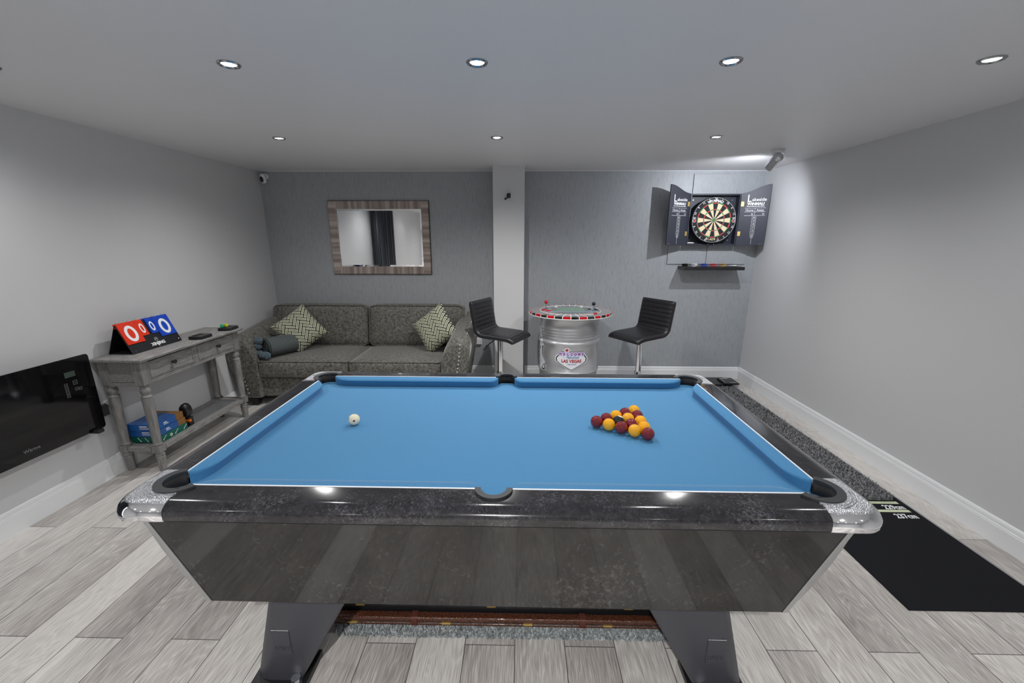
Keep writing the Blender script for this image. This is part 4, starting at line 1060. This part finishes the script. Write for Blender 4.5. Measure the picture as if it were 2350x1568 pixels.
# ================================================================== MATS AND RUGS
t = thing('dart_mat', 'long black dart mat with pale throw line stripes on the floor by the right wall', 'mat', (2.005, 1.517, 0))
MB().box(-.325,.320,0,2.95,.0003,.004).build('rubber_sheet', 'mat_black', t)
g = MB(); g.box(-.30,.288,.690,.712,.004,.0046); g.box(-.30,.286,.772,.796,.004,.0046); g.build('throw_line', 'mat_stripe', t)
g = MB(); put(text_mb('237cm', .056, .0003, sx=.8, bold=.0014), g, T_((.225,.634,.0046))); put(text_mb('229cm', .056, .0003, sx=.8, bold=.0014), g, T_((.225,.719,.0046))); g.build('lettering', 'white_print', t)
MB().box(.317,.332,0,2.95,.0003,.0035).build('edge_strip', 'alu_trim', t)

def shag(name, label, loc, sx, sy, m_, count, length, seed):
    """rug: backing slab as the thing's mesh plus tufts as one uncountable pile"""
    t = thing(name, label, 'rug', loc)
    MB().box(0, sx, 0, sy, 0, .008).build('backing', m_, t)
    rnd = random.Random(seed); m = MB(); V = []; F = []
    for i in range(count):
        x, y = rnd.random()*(sx+.02)-.01, rnd.random()*(sy+.02)-.01
        a = rnd.random()*2*PI; L = length*rnd.uniform(.6, 1.15); lean = rnd.uniform(.2, .9)*length; wdt = rnd.uniform(.0018,.0032)
        dx, dy = math.cos(a), math.sin(a); px, py = -dy*wdt, dx*wdt
        b = len(V); z0 = .006
        V += [(x-px,y-py,z0),(x+px,y+py,z0),(x+dx*lean*.45+px,y+dy*lean*.45+py,z0+L*.65),(x+dx*lean*.45-px,y+dy*lean*.45-py,z0+L*.65),(x+dx*lean,y+dy*lean,z0+L*.85)]
        F += [[b,b+1,b+2,b+3],[b+3,b+2,b+4]]
    m.v = [Vector(v) for v in V]; m.f = F; m.mi = [0]*len(F)
    o = m.build('pile', m_, t, recalc=False); o['kind'] = 'stuff'
    return t
shag('shaggy_rug', 'dark grey shaggy runner rug on the floor between pool table and right wall', (1.52, 2.325, .004), .76, 2.00, 'rug_grey', 52000, .032, 1)
shag('light_rug', 'pale grey fluffy rug under the pool table', (-.72, 1.350, 0), 1.32, .65, 'rug_light', 42000, .024, 2)

# black boxes on the floor in the far right corner
t = thing('flat_case', 'wide flat black case on the floor in the far right corner', 'case', (2.17, 4.50, .004), .03)
MB().box(-.12,.14,-.10,.15,.0003,.026).build('lid', 'black_plastic', t, bevel=.003)
MB().box(.075,.078,-.06,.12,.026,.0268).build('silver_line', 'white_print', t)
t = thing('flat_case', 'small flat black case lying on top of the wider floor case', 'case', (2.28, 4.47, .0312), -.02)
MB().box(-.07,.085,-.09,.11,0,.018).build('lid', 'black_plastic', t, bevel=.003)
g = MB(); g.box(-.05,.03,.075,.083,.018,.0186); g.box(-.05,-.047,-.04,.05,.018,.0186); g.box(.0,.07,-.055,-.050,.018,.0186); g.build('silver_print', 'white_print', t)

# ================================================================== POOL TABLE
CXT, CYT, ROT = -.0717, 1.6336, -.0039
ZS, ZBED = .830, .787
HW, HD = .976, .5247          # half size to the white inlay
RW = .108                     # rail width
OW, OD = HW+RW, HD+RW
pt = thing('pool_table', 'pool table with blue cloth, dark slate rails and chrome corner castings', 'pool table', (CXT, CYT, 0), ROT)
CORN = [(-HW+.028, -HD+.021), (HW-.028, -HD+.021), (HW-.028, HD-.021), (-HW+.028, HD-.021)]
PR, PRO = .050, .073
MID = [(0, -HD-.002), (0, HD+.002)]; MR, MRO = .040, .056
# bed cloth with pocket holes
holes = [circ(x, y, .052, 32) for x, y in CORN] + [circ(0, sgn*(HD-.006), .040, 32) for sgn in (-1, 1)]
m = MB(); m.prism([(-HW-.03,-HD-.03),(HW+.03,-HD-.03),(HW+.03,HD+.03),(-HW-.03,HD+.03)], ZBED-.025, ZBED)
bed = m.build('bed_cloth', 'cloth', pt)
cut = []
for x, y in CORN: cut.append(MB().cyl((x,y,ZBED-.05),(x,y,ZBED+.05),.0505,n=40))
for x, y in MID: cut.append(MB().cyl((x,y,ZBED-.05),(x,y,ZBED+.05),MR+.0005,n=40))
boolean(bed, cut)
# rails
def prof(inner=0.0):   # (distance out from the inlay line, z)
    P = [(inner, ZS)]
    P += [(.064, ZS)]
    for i in range(1, 9):
        a = i/8*PI/2; P.append((.064+(RW-.064)*math.sin(a), ZS-.030*(1-math.cos(a))))
    P += [(RW, ZS-.046), (RW-.004, ZS-.050), (inner, ZS-.050)]
    return P
CUTX = .915; CUTY = .447
def rail(kind):
    m = MB()
    if kind in ('near', 'far'):
        s = -1 if kind == 'near' else 1
        rn = MRO-.006; xs = [-CUTX, -rn-.0001] + [rn*math.sin(PI*(i/24-.5)) for i in range(25)] + [rn+.0001, CUTX]
        m.loft([[(x, s*(HD+d), z) for d, z in prof(.002 + math.sqrt(max(0, rn*rn-x*x)))] for x in xs])
        o = m.build('rail', 'rail_slate', pt)
    else:
        s = -1 if kind == 'left' else 1
        m.loft([[(s*(HW+d), y, z) for d, z in prof(.002)] for y in (-CUTY, CUTY)]); o = m.build('rail', 'rail_slate', pt)
for k in ('near','far','left','right'): rail(k)
# white inlay strips
for s in (-1, 1):
    m = MB()
    for x0, x1 in ((-CUTX, -MRO), (MRO, CUTX)): m.box(x0, x1, s*HD-.0025, s*HD+.0025, ZS-.012, ZS+.0012)
    m.build('white_inlay', 'strip_white', pt)
    MB().box(s*HW-.0025, s*HW+.0025, -CUTY, CUTY, ZS-.012, ZS+.0012).build('white_inlay', 'strip_white', pt)
# cushions
def cushion_rail(p0, p1, nrm, e0, e1):
    """p0->p1 along the inlay line, nrm points to the play area; e0/e1 = length of the curved ends"""
    p0, p1, nrm = Vector(p0), Vector(p1), Vector(nrm); L = (p1-p0).length; d = (p1-p0)/L; N = 60; rings = []
    D = .046
    ss = sorted(set([0, L] + [e0*(i/14)**1.0 for i in range(15)] + [L-e1*(i/14) for i in range(15)] + [e0+(L-e0-e1)*i/6 for i in range(7)]))
    for s in ss:
        def cv(q): q = max(0, min(1, q)); return 1-(1-q)**2.6
        k = .10 + .90*(cv(s/e0) if s < e0 else (cv((L-s)/e1) if s > L-e1 else 1))
        w = D*k
        P = [(0, ZS-.0005), (w*.5, ZS-.002), (w-.003, ZS-.006), (w, ZS-.010), (w-.0015, ZS-.016), (w-.010*k, ZBED+.008), (w-.012*k, ZBED+.0005), (0, ZBED+.0005)]
        rings.append([tuple(p0 + d*s + nrm*a + Vector((0,0,z))) for a, z in P])
    m = MB(); m.loft(rings); return m.build('cushion', 'cloth_cushion', pt, angle=50)
for s in (-1, 1):
    cushion_rail((-CUTX-.004, s*(HD-.0025), 0), (-MR-.003, s*(HD-.0025), 0), (0,-s,0), .11, .045)
    cushion_rail((MR+.003, s*(HD-.0025), 0), (CUTX+.004, s*(HD-.0025), 0), (0,-s,0), .045, .11)
    cushion_rail((s*(HW-.0025), -CUTY-.004, 0), (s*(HW-.0025), CUTY+.004, 0), (-s,0,0), .11, .11)
# corner castings
def casting(sx, sy):
    RC = .072
    # outer path from the end rail round the corner to the side rail, in the corner's own quadrant
    path = []
    def pth(off):
        P = [(CUTX, OD-off)]
        cx, cy = OW-RC, OD-RC; r = RC-off
        for i in range(13): a = PI/2 - i/12*PI/2; P.append((cx+r*math.cos(a), cy+r*math.sin(a)))
        P.append((OW-off, CUTY)); return P
    lv = [(RW*.40, ZS+.0025), (.028, ZS-.002), (.016, ZS-.008), (.006, ZS-.018), (.0, ZS-.030), (-.001, ZS-.046), (.003, ZS-.053)]
    G = MB(); G.M = Matrix.Diagonal((sx, sy, 1, 1))
    rings = [[(x, y, z) for x, y in pth(o)] for o, z in lv]
    G.loft(rings, closed=False); G.loft([[(x, y, ZS-.053) for x, y in pth(.003)], [(x, y, ZS-.053) for x, y in pth(.05)]], closed=False)
    # straight end lips
    for P in ([(CUTX, OD-o, z) for o, z in lv],):
        pass
    sk = G.build('corner_casting', 'chrome', pt, angle=40)
    md = sk.modifiers.new('solid', 'SOLIDIFY'); md.thickness = .003; md.offset = -1
    # ornamented top plate with the pocket cut out
    cx, cy = CORN[2]; rr_ = PRO-.004
    ex = cx + math.sqrt(rr_**2-(cy-CUTY)**2); ey = cy + math.sqrt(rr_**2-(cx-CUTX)**2)
    b0 = math.atan2(CUTY-cy, ex-cx); b1 = math.atan2(ey-cy, CUTX-cx)
    poly = (pth(RW*.40) + circ(cx, cy, rr_, 30, b0, b1, True))[::-1]
    T = MB(); T.M = Matrix.Diagonal((sx, sy, 1, 1))
    # sloping textured band
    band = [[(x, y, z) for x, y in pth(o)] for o, z in ((RW*.41, ZS+.0032), (.028, ZS-.0012), (.020, ZS-.005))]
    T.prism(poly, ZS-.006, ZS+.003)
    o = T.build('ornament_plate', 'sparkle_metal', pt, angle=30, recalc=True)
    TB = MB(); TB.M = T.M.copy(); TB.M = Matrix.Diagonal((sx, sy, 1, 1)); TB.loft(band, closed=False)
    md2 = TB.build('ornament_border', 'sparkle_metal', pt, angle=60).modifiers.new('solid', 'SOLIDIFY'); md2.thickness = .0015; md2.offset = 0
    # emblem relief ring on the plate
    e = MB(); e.M = Matrix.Diagonal((sx, sy, 1, 1)); 
    mx, my = cx+.048+.028, cy+.045+.026
    A0 = []
    for r in (.086, .094):
        e.tube([(cx+r*math.cos(a), cy+r*math.sin(a), ZS+.0034) for a in [math.radians(8+74*i/16) for i in range(17)]], .0011, n=5)
    e.build('emblem_relief', 'chrome', pt)
    # black pocket rim, open towards the field
    a0, a1 = math.radians(-62), math.radians(152); n = 40
    oc = circ(cx, cy, PRO, n, a0, a1, True); ic = circ(cx, cy, PR, n, a0, a1, True)
    r = MB(); r.M = Matrix.Diagonal((sx, sy, 1, 1)); r.prism(oc + ic[::-1], ZS-.003, ZS+.0065); r.build('pocket_rim', 'rubber', pt, bevel=.002, angle=30)
    # well
    wl_ = MB(); wl_.M = Matrix.Diagonal((sx, sy, 1, 1))
    wo = [[(x, y, z) for x, y in circ(cx, cy, PR+.0015, n, a0, a1, True)] for z in (ZS-.002, ZBED-.02)]
    wl_.loft(wo, closed=False)
    wl_.lathe([(PR+.0002, ZBED-.004), (PR-.004, ZBED-.14), (.001, ZBED-.15)], (cx, cy, 0), n=36, cap=False)
    q = wl_.build('pocket_well', 'pot_black', pt, recalc=True); md = q.modifiers.new('solid','SOLIDIFY'); md.thickness = .0012; md.offset = 0
for sx in (-1, 1):
    for sy in (-1, 1): casting(sx, sy)
for s in (-1, 1):
    cy = s*(HD+.002); G = Matrix.Diagonal((1, s, 1, 1)); y0 = HD+.002
    a0, a1 = math.radians(0), math.radians(180); n = 36
    r = MB(); r.M = G; r.prism(circ(0, y0, MRO, n, a0, a1, True) + circ(0, y0, MR-.002, n, a0, a1, True)[::-1], ZS-.003, ZS+.0065); r.build('pocket_rim', 'rubber', pt, bevel=.0015)
    w2 = MB(); w2.M = G; w2.loft([[(x, y, z) for x, y in circ(0, y0, MR+.001, n, a0, a1, True)] for z in (ZS-.002, ZBED-.02)], closed=False)
    w2.lathe([(MR-.0003, ZBED-.003), (MR-.003, ZBED-.12), (.001, ZBED-.13)], (0, y0, 0), n=36, cap=False)
    q = w2.build('pocket_well', 'pot_black', pt); md = q.modifiers.new('solid','SOLIDIFY'); md.thickness = .001; md.offset = 0
# cabinet body: end faces slope inwards
zt_, zb_ = ZS-.052, .500
tx, bx_, yy = OW-.108, OW-.245, OD-.014
for s in (-1, 1):
    m = MB(); m.loft([[(-tx, s*yy, zt_), (tx, s*yy, zt_), (bx_, s*yy, zb_), (-bx_, s*yy, zb_)], [(-tx, s*(yy-.018), zt_), (tx, s*(yy-.018), zt_), (bx_, s*(yy-.018), zb_), (-bx_, s*(yy-.018), zb_)]])
    m.build('side_panel', 'panel_slate', pt)
    m = MB(); m.box(-OW+.04, OW-.04, min(s*(OD-.012), s*(OD-.10)), max(s*(OD-.012), s*(OD-.10)), ZS-.058, ZS-.050); m.build('under_rail', 'black_matt', pt)
    # sloping end panel, slightly bowed
    m = MB(); R_e = []
    for i in range(9):
        k = i/8; x = tx + (bx_-tx)*k + .014*math.sin(PI*k); z = zt_ + (zb_-zt_)*k
        R_e.append([(s*(x+.004), -yy+.019, z), (s*(x+.004), yy-.019, z), (s*(x-.014), yy-.019, z), (s*(x-.014), -yy+.019, z)])
    m.loft(R_e); m.build('end_panel', 'panel_slate', pt)
    for sy in (-1, 1):
        m = MB(); R_e = []
        for i in range(9):
            k = i/8; x = tx + (bx_-tx)*k; b = .014*math.sin(PI*k); z = zt_ + (zb_-zt_)*k
            R_e.append([(s*(x-.003), sy*(yy+.002), z), (s*(x+.013), sy*(yy+.002), z), (s*(x+.016+b), sy*(yy-.004), z), (s*(x+.016+b), sy*(yy-.030), z), (s*(x-.003), sy*(yy-.018), z)])
        m.loft(R_e); m.build('corner_trim', 'alu_trim', pt, angle=25)
MB().box(-bx_, bx_, -yy+.019, yy-.019, zb_+.002, zb_+.012).build('underside', 'black_matt', pt)
# legs: tapered, splayed, rounded outer edge
for sx in (-1, 1):
    for sy in (-1, 1):
        m = MB(); R_l = []
        for k in [i/10 for i in range(11)]:
            z = zb_ + (.03-zb_)*k; xo = .745 + .118*k; xi = .430 + .262*k; yn = .492; yn2 = .345 + .03*k
            ring = [(xi, yn2), (xi+.01, yn2-.004), (xo-.03, yn2), (xo, yn2+.02), (xo+.004, yn-.06), (xo-.006, yn-.025), (xo-.028, yn-.006), (xo-.055, yn), (xi+.008, yn), (xi, yn-.006)]
            R_l.append([(sx*x, sy*y, z) for x, y in ring])
        m.loft(R_l); lg = m.build('leg', 'leg_metal', pt, angle=60)
        MB().box(min(sx*.672, sx*.868), max(sx*.672, sx*.868), min(sy*.37, sy*.62), max(sy*.37, sy*.62), .004, .030).build('foot', 'black_plastic', lg, bevel=.004)
        MB().lathe([(.020,.030),(.020,.036),(.012,.040),(.012,.062),(.016,.064)], (sx*.70, sy*.508, 0), n=12).build('levelling_bolt', 'chrome', lg)
        # embossed badge on the outer front edge
        b = MB(); xo = .845
        b.M = frame3((sx*(.738), sy*.4935, .15), (-sy*1.0 if sy > 0 else 1.0, 0, 0), (0,0,1)) if sy < 0 else frame3((sx*.738, sy*.4935, .15), (-1,0,0), (0,0,1))
        b.prism(rrect(-.03,.03,0,.10,.004), -.0005, .0012); b.M = Matrix.Identity(4); bd = b.build('badge', 'leg_metal', lg)
        g = MB(); put(text_mb('SUPREME', .024, .0008, sx=.55), g, (frame3((sx*.738, sy*.4948, .17), (1,0,0), (0,0,1)) if sy < 0 else frame3((sx*.738, sy*.4948, .17), (-1,0,0), (0,0,1))) @ R_(0, 4, 'Z')); g.build('badge_lettering', 'leg_metal', bd)
        MB().box(min(sx*.708,sx*.768), max(sx*.708,sx*.768), sy*.4935-.0015, sy*.4935+.0015, .252, .2545).build('badge_edge', 'chrome', lg)

# ---- balls
RB = .0254
def ballpos(c, r):   # c column 0..4 away from the cue ball, r 0 near .. c far
    A = Vector((.320, 1.637)); F_ = Vector((.505, 1.757)); Nn = Vector((.500, 1.526))
    near = A.lerp(Nn, c/4); far = A.lerp(F_, c/4)
    return near.lerp(far, r/c) if c else near
layout = {(0,0):'r',(1,0):'y',(1,1):'r',(2,0):'r',(2,1):'k',(2,2):'y',(3,0):'y',(3,1):'r',(3,2):'y',(3,3):'r',(4,0):'r',(4,1):'y',(4,2):'y',(4,3):'r',(4,4):'y'}
labels = {(0,0):'dark red ball at the tip of the rack, closest to the cue ball',
 (1,0):'yellow ball next to the tip of the rack, on the near side', (1,1):'dark red ball behind the tip of the rack, on the far side',
 (2,0):'dark red ball in the middle of the near edge of the rack', (2,2):'yellow ball in the middle of the far edge of the rack', (2,1):'black ball with a white patch inside the rack',
 (3,0):'yellow ball on the near edge, beside the nearest corner ball', (3,1):'dark red ball inside the rack, right of the black ball', (3,2):'yellow ball inside the rack, behind and right of the black ball', (3,3):'dark red ball on the far edge, beside the farthest corner ball',
 (4,0):'dark red ball at the nearest corner of the rack', (4,1):'yellow ball of the right hand row, just behind the nearest corner ball', (4,2):'yellow ball in the middle of the right hand row of the rack', (4,3):'dark red ball of the right hand row, in front of the farthest corner ball', (4,4):'yellow ball at the farthest corner of the rack'}
protos = {}
for key, c in layout.items():
    p = ballpos(*key); 
    if c in protos: o = protos[c].copy(); COL.objects.link(o)
    else:
        m = MB(); m.sphere((0,0,0), RB, 48, 32)
        o = m.build({'r':'red_ball','y':'yellow_ball','k':'black_ball'}[c], ['ball_'+{'r':'red','y':'yellow','k':'black'}[c], 'ball_white'], angle=180)
        if c == 'k':
            dirn = Vector((.35,.25,.9)).normalized()
            for f in o.data.polygons:
                if f.center.normalized().dot(dirn) > math.cos(math.radians(33)): f.material_index = 1
        protos[c] = o
    o.location = (p.x, p.y, ZBED+RB); tag(o, labels[key], 'pool ball', 'racked pool balls on the blue cloth')
cb = MB().sphere((0,0,0), .0238, 48, 32).build('cue_ball', ['ball_white', 'ball_red'], angle=180)
for f in cb.data.polygons:
    nn = f.center.normalized()
    for dd in ((.35,-.9,.12), (-.75,-.5,.35), (.1,.3,.95), (.8,.5,.1), (-.2,.9,-.3)):
        if nn.dot(Vector(dd).normalized()) > math.cos(math.radians(11)): f.material_index = 1
cb.location = (-.692, 1.640, ZBED+.0238); tag(cb, 'white cue ball with red dots alone on the left of the cloth', 'cue ball')

# ================================================================== CUE CASES UNDER THE TABLE
def cue_case(label, x0, x1, y, z, w, h, m_, strap, latches, rz=0, split=.45):
    t = thing('cue_case', label, 'cue case', ((x0+x1)/2, y, z), rz)
    L = (x1-x0)/2
    def sec(z0, z1): return [[(x, a, b) for a, b in rrect(0, w, z0, z1, .006, 3)] for x in (-L, L)]
    MB().loft(sec(0, h*split-.0008)).build('lower_shell', m_, t); MB().loft(sec(h*split+.0008, h)).build('lid', m_, t)
    MB().box(-L+.002, L-.002, .0015, w-.0015, h*split-.001, h*split+.001).build('seam_line', 'satin_metal', t)
    for s in strap:
        r = [(s-.014, s+.014)]
        b = MB(); b.loft([[(x, a, c) for a, c in rrect(-.003, w+.003, -.0005, h+.003, .007, 3)] for x in (s-.012, s+.012)]); b.build('strap', 'strap_brown', t)
    for s in latches: MB().box(s-.018, s+.018, -.004, .004, h*split-.004, h*split+.004).build('latch', 'brass', t, bevel=.001)
cue_case('brown crocodile textured cue case on the pale rug under the pool table', -.82, .64, 1.376, .027, .034, .040, 'croc_brown', (-.33, .35), (-.58, -.20, .13, .45), split=.36)
cue_case('black cue case behind the brown one under the pool table', -.82, .64, 1.417, .027, .085, .085, 'black_plastic', (), (-.56, -.02, .54), split=.72)
